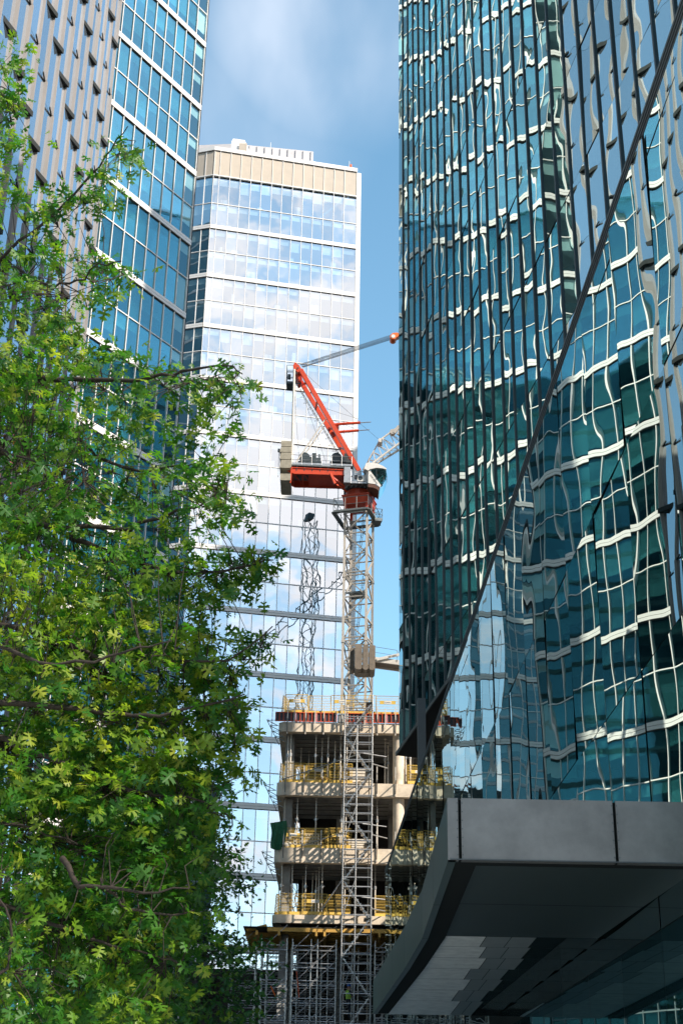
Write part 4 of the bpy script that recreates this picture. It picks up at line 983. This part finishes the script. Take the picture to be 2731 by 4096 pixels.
while z < 25.4:
    b = MB(); xa, xb = (0.5, 1.9) if k % 2 == 0 else (1.9, 0.5); n = 9
    for s_ in (78.45, 79.2): b.bar((xa, s_, z), (xb, s_, z+1.95), 0.025, 0.05)
    for i in range(n):
        x = xa+(xb-xa)*(i+0.5)/n; zz = z+1.95*(i+0.5)/n; b.box(x-0.1, x+0.1, 78.47, 79.18, zz-0.015, zz+0.015)
    b.build('stair_flight', 'galv', st)
    b = MB(); b.box(xb-0.3 if xb > 1 else xb-0.05, xb+0.05 if xb > 1 else xb+0.3, 78.25, 79.45, z+1.96, z+2.0); b.build('landing', 'rail', st)
    z += 2.0; k += 1
for z in (10, 14, 18, 22):
    b = MB(); b.tube((sx[0], sy[0]-0.04, z), (sx[1], sy[0]-0.04, z+2), 0.024, 6); b.build('diagonal_brace', 'galv', st)
    b = MB(); b.tube((sx[2]+0.01, 79.0, z+0.6), (sx[2]+0.9, 79.9, z+0.6), 0.03, 6); b.tube((sx[2]-0.5, 79.0, z+1.2), (sx[2]+0.85, 79.7, z+1.2), 0.03, 6); b.build('wall_tie', 'galv', st)
b = MB(); p, q = V(1128, 3118, 79.85), V(1440, 3015, 79.85); b.tube(p, q, 0.03, 6); tag(b.build('loose_tube', 'rail'), 'dark tube sloping across the upper open floor', 'tube', 'long loose tubes leaning on the frame')
b = MB(); p, q = V(1190, 3390, 79.85), V(1400, 3320, 79.85); b.tube(p, q, 0.025, 6); tag(b.build('loose_tube', 'rail'), 'dark tube sloping across the middle open floor', 'tube', 'long loose tubes leaning on the frame')
b = MB(); p, q = V(1285, 3640, 79.8), V(1368, 3520, 79.8); b.tube(p, q, 0.035, 6); tag(b.build('loose_tube', 'galv'), 'grey tube rising to the stair scaffold on the lower open floor', 'tube', 'long loose tubes leaning on the frame')
# loads on the floors
t = thing('crate_stack', 'white plastic crates stacked behind the mesh on the middle open floor', 'crates', (-1.4, 80.7, 18.02))
for i in range(4):
    for j in range(2):
        b = MB(); x = -2.35+j*0.72; z = 18.04+i*0.22; b.box(x, x+0.7, 80.35, 81.0, z, z+0.2)
        for q in range(4): b.box(x+0.06+q*0.16, x+0.14+q*0.16, 80.335, 80.348, z+0.05, z+0.13, 1)
        b.build('crate', ['pallet', 'dark_inside'], t)
t = thing('timber_stack', 'stack of pale boards behind the stair scaffold on the middle open floor', 'timber', (1.2, 80.6, 18.02))
for i in range(5): b = MB(); b.box(0.55, 1.95, 80.4, 81.2, 18.03+i*0.13, 18.12+i*0.13); b.build('board', 'pallet', t)
t = thing('timber_stack', 'stack of pale boards behind the stair scaffold on the upper open floor', 'timber', (1.2, 80.6, 21.72))
for i in range(6): b = MB(); b.box(0.75, 2.0, 80.5, 81.2, 21.75+i*0.17, 21.87+i*0.17); b.build('board', 'pallet', t)
for i, (x, z, lb) in enumerate(((-0.7, 21.75, 'crumpled yellow sack lying at the upper floor edge'), (-2.6, 18.05, 'pale rounded sack at the left end of the middle open floor'))):
    b = MB(); 
    for k in range(6):
        a = k/6*2*math.pi
    pts = []
    for j in range(5):
        for k in range(10):
            a = k/10*2*math.pi; r_ = [0.42, 0.5, 0.44, 0.28, 0.04][j]*(1+0.18*math.sin(3*a+j)+random.uniform(-.06, .06)); pts.append((x+r_*math.cos(a), 80.45+0.55*r_*math.sin(a), z+[0, .1, .22, .33, .38][j]*(1+0.1*math.sin(2*a))))
    b.v = pts; b.f = [(j*10+k, j*10+(k+1) % 10, (j+1)*10+(k+1) % 10, (j+1)*10+k) for j in range(4) for k in range(10)]+[tuple(40+k for k in range(10))]; b.m = [0]*len(b.f)
    tag(b.build('sack', 'timber' if i == 0 else 'pallet', smooth=True), lb, 'sack')
# green net
b = MB(); nx, nz = 14, 16; pts = []
for j in range(nz+1):
    for i in range(nx+1):
        s_ = i/nx; t_ = j/nz; px = 1080+(1146-1080)*s_+4*math.sin(t_*5)+(-4*t_+10*t_*(1-s_)); py = 3292-10*s_+(100+14*math.sin(s_*2.6))*t_
        p = at(px, py, 79.75+0.10*math.sin(s_*14+t_*2)*(0.3+t_)+0.25*s_); pts.append(tuple(p))
b.v = pts+[(p[0], p[1]+0.012, p[2]) for p in pts]; no = len(pts)
for j in range(nz):
    for i in range(nx):
        a = j*(nx+1)+i; q = (a, a+1, a+nx+2, a+nx+1); b.f.append(q[::-1]); b.f.append(tuple(no+k for k in q)); b.m += [0, 0]
tag(b.build('debris_net', 'net', smooth=True), 'dark green debris net hanging off the left slab corner', 'net')

# shoring deck under the frame
dk = thing('timber_deck', 'yellow timber beam deck carried by shoring scaffolds under the concrete frame', 'deck', (0, 82, 13.3))
for i in range(9):
    b = MB(); y = 79.3+i*0.95; b.box(-4.9 if i > 1 else -3.6, 4.4, y, y+0.14, 13.36, 13.56); b.build('joist', 'timber', dk)
for x in (-4.2, -3.0, -1.0, -0.55, 0.8, 2.4, 3.9):
    b = MB(); b.box(x, x+0.12, 79.0, 88, 13.10, 13.34); b.build('main_beam', 'timber', dk)
b = MB(); b.box(-4.9, 4.4, 79.35, 88.2, 13.57, 13.61); b.build('plywood_deck', 'dark_inside', dk)
b = MB(); p, q = V(985, 3722, 80.2), V(1068, 3704, 80.2); b.bar(p, q, 0.6, 0.12); b.build('edge_board', 'timber', dk)
def make_shore():
    t = thing('shoring_scaffold', 'x', 'scaffold', group='shoring scaffolds under the concrete frame')
    wd, dp, H = 1.35, 1.3, 13.0
    for x in (0, wd):
        for y in (0, dp):
            b = MB(); b.tube((x, y, 0), (x, y, H), 0.03, 6)
            z = 0.5
            while z < H: b.tube((x, y, z-0.025), (x, y, z+0.025), 0.05, 6); z += 0.5
            b.build('standard', 'galv', t, local=True)
    z = 7.9; k = 0
    while z < H:
        for y in (0, dp):
            b = MB(); b.tube((0, y, z), (wd, y, z), 0.028, 6); b.build('ledger', 'galv', t, local=True)
        for x in (0, wd):
            b = MB(); b.tube((x, 0, z+0.1), (x, dp, z+0.1), 0.028, 6); b.build('transom', 'galv', t, local=True)
        if k % 2 == 0: b = MB(); b.tube((0, -0.03, z), (wd, -0.03, z+1.3), 0.022, 5); b.build('diagonal_brace', 'galv', t, local=True)
        z += 0.66 if k % 2 else 0.24; k += 1
    return t
sh = make_shore()
spots = [(-3.85, 79.3, 'front row at the left, partly behind leaves'), (-2.2, 79.4, 'front row, second from the left'), (-0.55-0.65, 79.5, 'front row, left of the stair scaffold'), (2.25, 79.6, 'front row, right of the stair scaffold'),
         (-3.7, 82.6, 'middle row, at the left'), (-2.0, 82.7, 'middle row, second from the left'), (-0.3, 82.5, 'middle row, behind the stair scaffold'), (1.4, 82.6, 'middle row, right of the stair scaffold'), (-2.9, 85.6, 'back row, at the left'), (-0.9, 85.5, 'back row, towards the right'), (-5.6, 81.0, 'outermost at the left behind the leaves')]
for i, (x, y, lb) in enumerate(spots):
    o = sh if i == 0 else copy_tree(sh); o.location = (x, y, 0); o['label'] = 'galvanised shoring scaffold, ' + lb
b = MB(); p, q = V(1186, 3885, 79.2), V(1196, 3990, 79.25); b.tube(p, q, 0.03, 6); tag(b.build('lashing_strap', 'form_orange'), 'orange strap hanging in the shoring left of the stair scaffold', 'strap')
b = MB(); p, q = V(1083, 3945, 79.1), V(1102, 3985, 79.15); b.tube(p, q, 0.035, 6); tag(b.build('lashing_strap', 'orange'), 'short orange strap slanting on the left shoring scaffold', 'strap')
t = thing('dark_backing', 'added dark sheet giving the darkness behind the shoring scaffolds', 'wall', (0, 89.5, 0)); b = MB(); b.box(-9, 4, 89.3, 89.5, 0, 12.6); b.build('wall_sheet', 'dark_inside', t)  # near-black sheet added as the dark background under the deck

# ================================================================== worker on the stair scaffold
def person(loc, rz):
    t = thing('person', 'person in a yellow green vest and blue helmet climbing the stair scaffold near the bottom', 'person', loc, rz=rz)
    J = {'pel': (0, 0, 0.92), 'sp': (0, -0.02, 1.12), 'ch': (0, -0.01, 1.32), 'nk': (0, 0.0, 1.47), 'hd': (0, 0.02, 1.58), 'ht': (0, 0.02, 1.68),
         'sl': (-0.17, 0, 1.40), 'el': (-0.27, 0.12, 1.18), 'wl': (-0.22, 0.36, 1.14), 'sr': (0.17, 0, 1.40), 'er': (0.27, 0.06, 1.15), 'wr': (0.24, 0.30, 1.22),
         'hl': (-0.10, 0, 0.86), 'kl': (-0.11, 0.16, 0.52), 'al': (-0.10, 0.05, 0.18), 'tl': (-0.10, 0.2, 0.12), 'hr': (0.10, 0, 0.86), 'kr': (0.11, 0.02, 0.46), 'ar': (0.11, -0.04, 0.08), 'tr': (0.11, 0.12, 0.03)}
    Rr = dict(pel=.13, sp=.12, ch=.145, nk=.055, hd=.085, ht=.08, sl=.07, el=.045, wl=.03, sr=.07, er=.045, wr=.03, hl=.09, kl=.062, al=.045, tl=.04, hr=.09, kr=.062, ar=.045, tr=.04)
    E_ = [('pel', 'sp'), ('sp', 'ch'), ('ch', 'nk'), ('nk', 'hd'), ('hd', 'ht'), ('ch', 'sl'), ('sl', 'el'), ('el', 'wl'), ('ch', 'sr'), ('sr', 'er'), ('er', 'wr'), ('pel', 'hl'), ('hl', 'kl'), ('kl', 'al'), ('al', 'tl'), ('pel', 'hr'), ('hr', 'kr'), ('kr', 'ar'), ('ar', 'tr')]
    for s_, sg in (('l', -1), ('r', 1)):
        w_ = Vector(J['w'+s_]); J['p'+s_] = tuple(w_+Vector((0, 0.07, 0))); Rr['p'+s_] = .026; E_.append(('w'+s_, 'p'+s_))
        for k in range(4):
            a = w_+Vector(((k-1.5)*0.018, 0.11, 0.005)); c = a+Vector((0, 0.045-abs(k-1.5)*0.008, -0.02)); e = c+Vector((0, 0.01, -0.03))
            for n_, p_ in (('a', a), ('b', c), ('c', e)): J['f%s%d%s' % (s_, k, n_)] = tuple(p_); Rr['f%s%d%s' % (s_, k, n_)] = .009
            E_ += [('p'+s_, 'f%s%da' % (s_, k)), ('f%s%da' % (s_, k), 'f%s%db' % (s_, k)), ('f%s%db' % (s_, k), 'f%s%dc' % (s_, k))]
        J['h'+s_+'t'] = tuple(w_+Vector((-sg*0.045, 0.07, 0.0))); Rr['h'+s_+'t'] = .010; E_.append(('w'+s_, 'h'+s_+'t'))
    ks = ['pel']+[k for k in J if k != 'pel']; me = bpy.data.meshes.new('body'); me.from_pydata([J[k] for k in ks], [(ks.index(a), ks.index(c)) for a, c in E_], [])
    o = bpy.data.objects.new('body', me); COL.objects.link(o); o.parent = t
    o.modifiers.new('skin', 'SKIN'); 
    if not me.skin_vertices: me.attributes  # layer is made below
    import bmesh
    bm_ = bmesh.new(); bm_.from_mesh(me); ly = bm_.verts.layers.skin.verify()
    for v, k in zip(bm_.verts, ks): v[ly].radius = (Rr[k], Rr[k]); v[ly].use_root = (k == 'pel')
    bm_.to_mesh(me); bm_.free()
    sbm = o.modifiers.new('sub', 'SUBSURF'); sbm.levels = 1; sbm.render_levels = 1
    dg = bpy.context.evaluated_depsgraph_get(); dg.update(); m2 = bpy.data.meshes.new_from_object(o.evaluated_get(dg)); o.modifiers.clear(); o.data = m2
    m2.materials.clear(); m2.materials.append(M['skin']); m2.materials.append(M['trousers'])
    for p in m2.polygons: p.material_index = 1 if (p.center.z < 1.0 or (p.center.z < 1.43 and not (p.center.y > 0.30))) else 0; p.use_smooth = True
    # face: nose, eyes
    b = MB(); b.prism([(-0.012, 0.10, 1.585), (0.012, 0.10, 1.585), (0, 0.10, 1.625)], (0, 0.03, 0)); b.build('nose', 'skin', t, local=True)
    b = MB()
    for a_ in (-0.03, 0.03): b.tube((a_, 0.093, 1.63), (a_, 0.108, 1.63), 0.008, 6)
    b.build('eyes', 'ink', t, local=True)
    b = MB(); b.bar((-0.02, 0.10, 1.565), (0.02, 0.10, 1.565), 0.012, 0.006); b.build('mouth', 'brown', t, local=True)
    # vest
    b = MB(); pts = []; nn_ = 16
    prof = [(0.98, .155, .135), (1.1, .15, .14), (1.22, .165, .15), (1.34, .18, .155), (1.42, .16, .12), (1.45, .09, .08)]
    for z, rx, ry in prof:
        for k in range(nn_): a = 2*math.pi*k/nn_; pts.append((rx*math.cos(a), ry*math.sin(a)-0.005, z))
    b.v = pts; b.f = [(j*nn_+k, j*nn_+(k+1) % nn_, (j+1)*nn_+(k+1) % nn_, (j+1)*nn_+k) for j in range(len(prof)-1) for k in range(nn_)]; b.m = [0]*len(b.f); b.build('vest', 'hivis', t, smooth=True, local=True)
    b = MB(); pts = []
    prof = [(1.635, .125, .145), (1.645, .108, .12), (1.70, .10, .112), (1.745, .075, .085), (1.765, .03, .035)]
    for z, rx, ry in prof:
        for k in range(nn_): a = 2*math.pi*k/nn_; pts.append((rx*math.cos(a), ry*math.sin(a)+0.02, z))
    b.v = pts; b.f = [(j*nn_+k, j*nn_+(k+1) % nn_, (j+1)*nn_+(k+1) % nn_, (j+1)*nn_+k) for j in range(len(prof)-1) for k in range(nn_)]+[tuple(len(pts)-nn_+k for k in range(nn_))]; b.m = [0]*len(b.f); b.build('helmet', 'helmet', t, smooth=True, local=True)
    return t
wp = at(1392, 4072, 78.8); person((wp.x, 78.78, wp.z-0.05), R(-60))

# ================================================================== trees
HALF = [(0.012, 0), (0.02, .15), (.15, .05), (.27, .07), (.17, .18), (.05, .27), (.07, .35), (.28, .28), (.50, .35), (.39, .42), (.47, .53), (.28, .50), (.08, .50), (.07, .60), (.20, .65), (.35, .78), (.20, .77), (.18, .88), (.07, .80), (.03, .93)]
def leaf_mesh(centres, axes, normals, sizes, mats_idx, name, mats, parent, half=HALF):
    n = len(centres); hp = np.array(half); K = len(hp)
    loc = np.zeros((2+2*K, 3)); loc[0] = (0, 0, 0); loc[1] = (0, 1, -0.06)
    for i, (x, y) in enumerate(hp):
        z = -0.28*x-0.10*y*y; loc[2+i] = (x, y, z); loc[2+K+i] = (-x, y, z)
    ax = np.array(axes); ax /= np.linalg.norm(ax, axis=1)[:, None]; nr = np.array(normals); nr -= (nr*ax).sum(1)[:, None]*ax; nr /= np.linalg.norm(nr, axis=1)[:, None]+1e-9
    sd_ = np.cross(ax, nr); sz = np.array(sizes)[:, None, None]
    P = np.array(centres)[:, None, :]+sz*(loc[None, :, 0:1]*sd_[:, None, :]+loc[None, :, 1:2]*ax[:, None, :]+loc[None, :, 2:3]*nr[:, None, :])
    nv = 2+2*K; f1 = [0]+list(range(2, 2+K))+[1]; f2 = [1]+list(range(2+2*K-1, 2+K-1, -1))+[0]
    me = bpy.data.meshes.new(name); me.vertices.add(n*nv); me.vertices.foreach_set('co', P.reshape(-1).astype(np.float32))
    lp = np.array(f1+f2); kk = K+2
    idx = (lp[None, :]+np.arange(n)[:, None]*nv).reshape(-1)
    me.loops.add(len(idx)); me.loops.foreach_set('vertex_index', idx.astype(np.int32))
    me.polygons.add(2*n); me.polygons.foreach_set('loop_start', (np.arange(2*n)*kk).astype(np.int32))
    try: me.polygons.foreach_set('loop_total', np.full(2*n, kk, dtype=np.int32))
    except Exception: pass
    for q in mats: me.materials.append(M[q])
    me.polygons.foreach_set('material_index', np.repeat(np.array(mats_idx), 2).astype(np.int32))
    me.update(calc_edges=True); me.validate()
    o = bpy.data.objects.new(name, me); COL.objects.link(o); o.parent = parent; o.location = -WL[parent.name]; return o

BR = [  # (points in the picture, depth at start and end, radius)
 ([(-150, 1230), (0, 1110), (153, 976), (383, 753), (459, 650), (523, 561)], 17.5, 16.2, 0.035),
 ([(-120, 1150), (0, 1126), (95, 1129), (242, 1193), (319, 1180), (408, 1110), (498, 1097)], 17.2, 15.8, 0.03),
 ([(-200, 1480), (0, 1524), (133, 1556), (300, 1560), (490, 1570), (660, 1556), (772, 1524), (912, 1510), (975, 1545)], 17.5, 15.5, 0.05),
 ([(-200, 1600), (0, 1672), (105, 1721), (280, 1749), (393, 1861), (561, 1931), (700, 1903), (830, 1890)], 17.8, 17.0, 0.05),
 ([(-100, 1780), (0, 1826), (175, 1896), (336, 1924)], 16.5, 15.5, 0.03),
 ([(-250, 2060), (91, 2114), (280, 2152), (526, 2145), (666, 2107), (807, 2058), (905, 2000)], 17, 16.2, 0.05),
 ([(280, 2152), (456, 2219), (666, 2282), (842, 2296), (982, 2268), (1094, 2240)], 16.8, 15.8, 0.032),
 ([(-250, 2450), (0, 2534), (210, 2584), (420, 2668), (640, 2690), (912, 2675), (1094, 2541)], 16.5, 15.6, 0.045),
 ([(-100, 2590), (0, 2607), (175, 2691), (393, 2677), (561, 2635), (700, 2600)], 15.6, 15.0, 0.035),
 ([(-100, 2850), (35, 2845), (350, 2867), (491, 2888), (652, 2891), (912, 2838), (985, 2810)], 16, 15.3, 0.045),
 ([(-200, 2900), (0, 2972), (140, 3035), (351, 3105), (526, 3182), (631, 3203), (828, 3224), (930, 3300)], 16.3, 15.5, 0.045),
 ([(-100, 3600), (42, 3638), (245, 3715), (421, 3792), (561, 3820), (720, 3860)], 16.0, 15.6, 0.035),
 ([(245, 3428), (316, 3554), (449, 3547), (582, 3578), (758, 3554)], 15.2, 14.8, 0.028),
 ([(420, 3554), (520, 3640), (640, 3655), (780, 3640)], 15.2, 15.0, 0.018),
 ([(-150, 350), (0, 400), (80, 430)], 16.5, 16.3, 0.02),
 ([(-150, 620), (0, 560), (70, 480)], 16.5, 16.3, 0.02),
 ([(-100, 3300), (0, 3310), (160, 3335), (330, 3400)], 16.2, 15.8, 0.03),
 ([(-100, 3950), (60, 3900), (75, 3700), (0, 3560)], 15.4, 15.2, 0.03),
]
tr = thing('oak_tree', 'large leafy oak tree with pointed lobed leaves filling the left side', 'tree', (-7.2, 17.5, 0))
tp = [Vector((-7.2, 17.5, 0)), Vector((-7.15, 17.5, 3)), Vector((-7.0, 17.45, 6)), Vector((-7.05, 17.5, 9)), Vector((-6.9, 17.4, 12)), Vector((-6.7, 17.3, 15.5)), Vector((-6.4, 17.2, 18))]
b = MB(); b.path(tp, 0.26, 0.05, 12); b.build('trunk', 'bark', tr, smooth=True)
NODES = []
for pts, z0, z1, r_ in BR:
    n = len(pts); P = [at(x, y, z0+(z1-z0)*i/(n-1)) for i, (x, y) in enumerate(pts)]
    if pts[0][0] < 0:      # carry the limb back to the trunk
        s_ = P[0]; tz = min(max(s_.z-1.2, 2.0), 17); base = Vector((-7.1, 17.5, tz)); P = [base, base.lerp(s_, 0.5)+Z3*0.15]+P
    # smooth and add wiggle
    Q = []
    for i in range(len(P)-1):
        for s2 in range(3):
            q = P[i].lerp(P[i+1], s2/3); Q.append(q+Vector((random.gauss(0, .012), random.gauss(0, .03), random.gauss(0, .012))))
    Q.append(P[-1]); b = MB(); b.path([q-Vector((0, 0.3*min(1, i_/6.0), 0)) if P[0].x < -6 else q for i_, q in enumerate(Q)], r_*1.2, 0.007, 6); b.build('branch', 'bark', tr, smooth=True)
    NODES += Q[3:]
NARR = np.array([tuple(q) for q in NODES])
XR = [(200, 90), (430, 130), (520, 130), (640, 90), (700, 250), (760, 350), (900, 300), (1000, 330), (1100, 470), (1200, 430), (1300, 300), (1380, 420), (1440, 640), (1500, 900), (1560, 870), (1620, 640), (1750, 790), (1900, 850), (2050, 860), (2150, 770), (2250, 920), (2350, 930), (2450, 800), (2550, 900), (2700, 890), (2850, 950), (3000, 900), (3150, 880), (3300, 850), (3450, 860), (3600, 820), (3700, 780), (3800, 760), (4120, 720)]
def xr(y): return float(np.interp(y, [a for a, _ in XR], [c for _, c in XR]))
def fld(x, y, s=1.0): return math.sin(x/97*s+1.3)*math.sin(y/83*s+0.4)+0.6*math.sin(x/41*s-y/53*s+2.0)+0.4*math.sin(y/31*s+x/67*s)
def dens(x, y):
    if x > xr(y): return 0
    e = (xr(y)-x)/120.0
    f = fld(x, y)
    if y < 700: d = 0.38 if x < 130 else 0
    elif y < 1250:
        d = 0.08+0.38*(f > 0.1)
        if x < 130 and y < 1050: d *= 0.35
    elif y < 2350:
        d = 1.0 if x < 330 else 0.50
        if f < -0.55: d *= 0.30 if x < 330 else 0.1
    else: d = 1.0 if f > -0.9 else 0.35
    if math.sin(y/46.0+x/260.0+1.5*math.sin(x/210.0))+0.5*math.sin(y/27.0-x/120.0) < -0.75: d *= 0.35
    return d*min(1, 0.35+e)
Cc, Ca, Cn, Cs, Cm = [], [], [], [], []
twig = MB()
def cluster(P, bright_share, nl=8, size=0.17, att=True, spread=0.15):
    P = Vector(P)
    if att:
        dd = ((NARR-np.array(P))**2).sum(1); j = int(dd.argmin()); Q = NODES[j]; ds = math.sqrt(dd[j])
        if ds < 1.6:
            mid_ = P.lerp(Q, 0.5)+Vector((random.gauss(0, .05), random.gauss(0, .05), 0.06+random.gauss(0, .04)))
            twig.path([Q, mid_, P], 0.008, 0.003, 4)
        dirn = (P-Q).normalized() if ds > 0.02 else Vector((1, 0, 0))
    else: dirn = Vector((random.gauss(0, 1), random.gauss(0, 1), random.gauss(0, .3))).normalized()
    for i in range(nl):
        ax = dirn*0.7+Vector((random.gauss(0, .75), random.gauss(0, .75), random.gauss(-0.25, .55)))
        if ax.length < .1: ax = Vector((1, 0, 0))
        ax.normalize(); c = P+Vector((random.gauss(0, spread*1.25), random.gauss(0, spread*.9), random.gauss(0, spread*.32)))+ax*0.03
        nv = Vector((random.gauss(0.15, .6), random.gauss(-0.35, .6), random.gauss(0.65, .55)))
        Cc.append(tuple(c)); Ca.append(tuple(ax)); Cn.append(tuple(nv)); Cs.append(size*random.uniform(.5, 1.25)); Cm.append(1 if random.random() < bright_share else 0)
cnt = 0; tries = 0
while cnt < 2000 and tries < 60000:
    tries += 1; y = random.uniform(180, 4120); x = random.uniform(-160, 1000)
    if random.random() > dens(max(x, 0), y): continue
    Z = random.uniform(15.0, 18.6); f2 = math.sin(x/150+0.7)*math.sin(y/190+2.1)+0.5*math.sin(x/70+y/90)
    lit_share = 0.10  # share of leaves coloured as brightly lit, set by zone
    if 2250 < y < 3150: lit_share = 0.22+0.30*(f2 > 0)+0.2*(Z < 16.2)
    elif y > 3150: lit_share = 0.12+0.25*(f2 > 0.4)*(Z < 16)
    elif 1250 < y < 1700 and x < 400: lit_share = 0.4
    elif y < 1250: lit_share = 0.2
    cluster(at(x, y, Z), lit_share, random.choice((5, 6, 7, 8, 9)), 0.18); cnt += 1
# leaves along the branch ends
for pts, z0, z1, r_ in BR:
    n = len(pts); P = [at(x, y, z0+(z1-z0)*i/(n-1)) for i, (x, y) in enumerate(pts)]
    for i in range(1, n):
        seg = (P[i]-P[i-1]).length; kn = max(1, int(seg/0.17))
        for k in range(kn):
            q = P[i-1].lerp(P[i], (k+0.5)/kn); q = q+Vector((random.gauss(0, .05), random.gauss(0, .08), random.gauss(-.04, .07)))
            if random.random() < 0.8: cluster(q, 0.16, random.choice((3, 4, 5)), 0.185, True, 0.11)
for cx, cy, rx, ry, n_ in ((880, 1530, 110, 45, 12), (820, 1590, 60, 40, 6), (860, 1690, 90, 60, 9), (830, 1900, 90, 80, 16), (870, 2030, 80, 90, 14), (1020, 2250, 90, 30, 13), (930, 2300, 120, 60, 14), (1000, 2590, 80, 45, 10), (880, 2690, 90, 60, 12), (930, 2830, 80, 50, 12), (960, 2960, 50, 30, 6), (900, 3100, 70, 60, 10), (50, 430, 80, 180, 12), (500, 590, 60, 50, 5), (440, 680, 60, 50, 6), (380, 790, 90, 60, 8), (440, 1090, 90, 50, 9), (250, 1000, 150, 70, 12), (120, 820, 130, 60, 10), (390, 1170, 70, 40, 6)):
    for k in range(n_):
        a = random.uniform(0, 6.283); rr = math.sqrt(random.random())
        cluster(at(cx+rx*rr*math.cos(a), cy+ry*rr*math.sin(a), random.uniform(15.6, 16.8)), 0.18, random.choice((4, 5, 6, 7)), 0.18, True, 0.12)
twig.build('twigs', 'bark', tr)
leaf_mesh(Cc, Ca, Cn, Cs, Cm, 'foliage', ['leaf', 'leaf_lit'], tr)

# darker tree further back
t2 = thing('plane_tree', 'darker fine leaved tree at the bottom, in front of the shoring scaffolds', 'tree', (-3.9, 33, 0))
b = MB(); b.path([Vector((-3.9, 33, 0)), Vector((-3.85, 33, 2.5)), Vector((-3.9, 33, 5)), Vector((-3.7, 33, 8))], 0.2, 0.05, 10); b.build('trunk', 'bark', t2, smooth=True)
X2 = [(3000, 500), (3200, 820), (3300, 900), (3420, 930), (3520, 990), (3620, 900), (3680, 850), (3760, 960), (3850, 1040), (3950, 1020), (4120, 980)]
Cc, Ca, Cn, Cs, Cm = [], [], [], [], []
NODES = []
for k in range(16):
    y = 3150+k*60+random.uniform(-20, 20); e_ = float(np.interp(y, [a for a, _ in X2], [c for _, c in X2]))*random.uniform(.8, .98)
    P = [Vector((-3.85, 33, at(400, y+160, 33).z)), at(620+random.uniform(-60, 60), y+70, 33+random.uniform(-1, 1)), at(e_, y, 33+random.uniform(-2, 2))]
    b = MB(); b.path(P, 0.05, 0.008, 5); b.build('branch', 'bark', t2, smooth=True)
    for i in range(2):
        for s_ in range(6): NODES.append(P[i].lerp(P[i+1], s_/6))
NARR = np.array([tuple(q) for q in NODES]); twig = MB(); cnt = 0; tries = 0
H2 = [(0.015, 0.0), (0.30, 0.12), (0.12, 0.3), (0.44, 0.42), (0.16, 0.55), (0.24, 0.78), (0.06, 0.85)]
while cnt < 1900 and tries < 60000:
    tries += 1; y = random.uniform(3000, 4120); x = random.uniform(150, 1100)
    if x > float(np.interp(y, [a for a, _ in X2], [c for _, c in X2])): continue
    if fld(x*1.6, y*1.6) < -0.8: continue
    cluster(at(x, y, random.uniform(30.5, 35)), 0.12, random.choice((7, 8, 9, 10)), 0.135, True, 0.22); cnt += 1
cluster(at(1062, 3800, 31), 0.3, 14, 0.13, False, 0.14); cluster(at(1062, 3770, 31), 0.3, 14, 0.13, False, 0.12)
twig.build('twigs', 'bark', t2)
leaf_mesh(Cc, Ca, Cn, Cs, Cm, 'foliage', ['leaf_dark', 'leaf'], t2, H2)
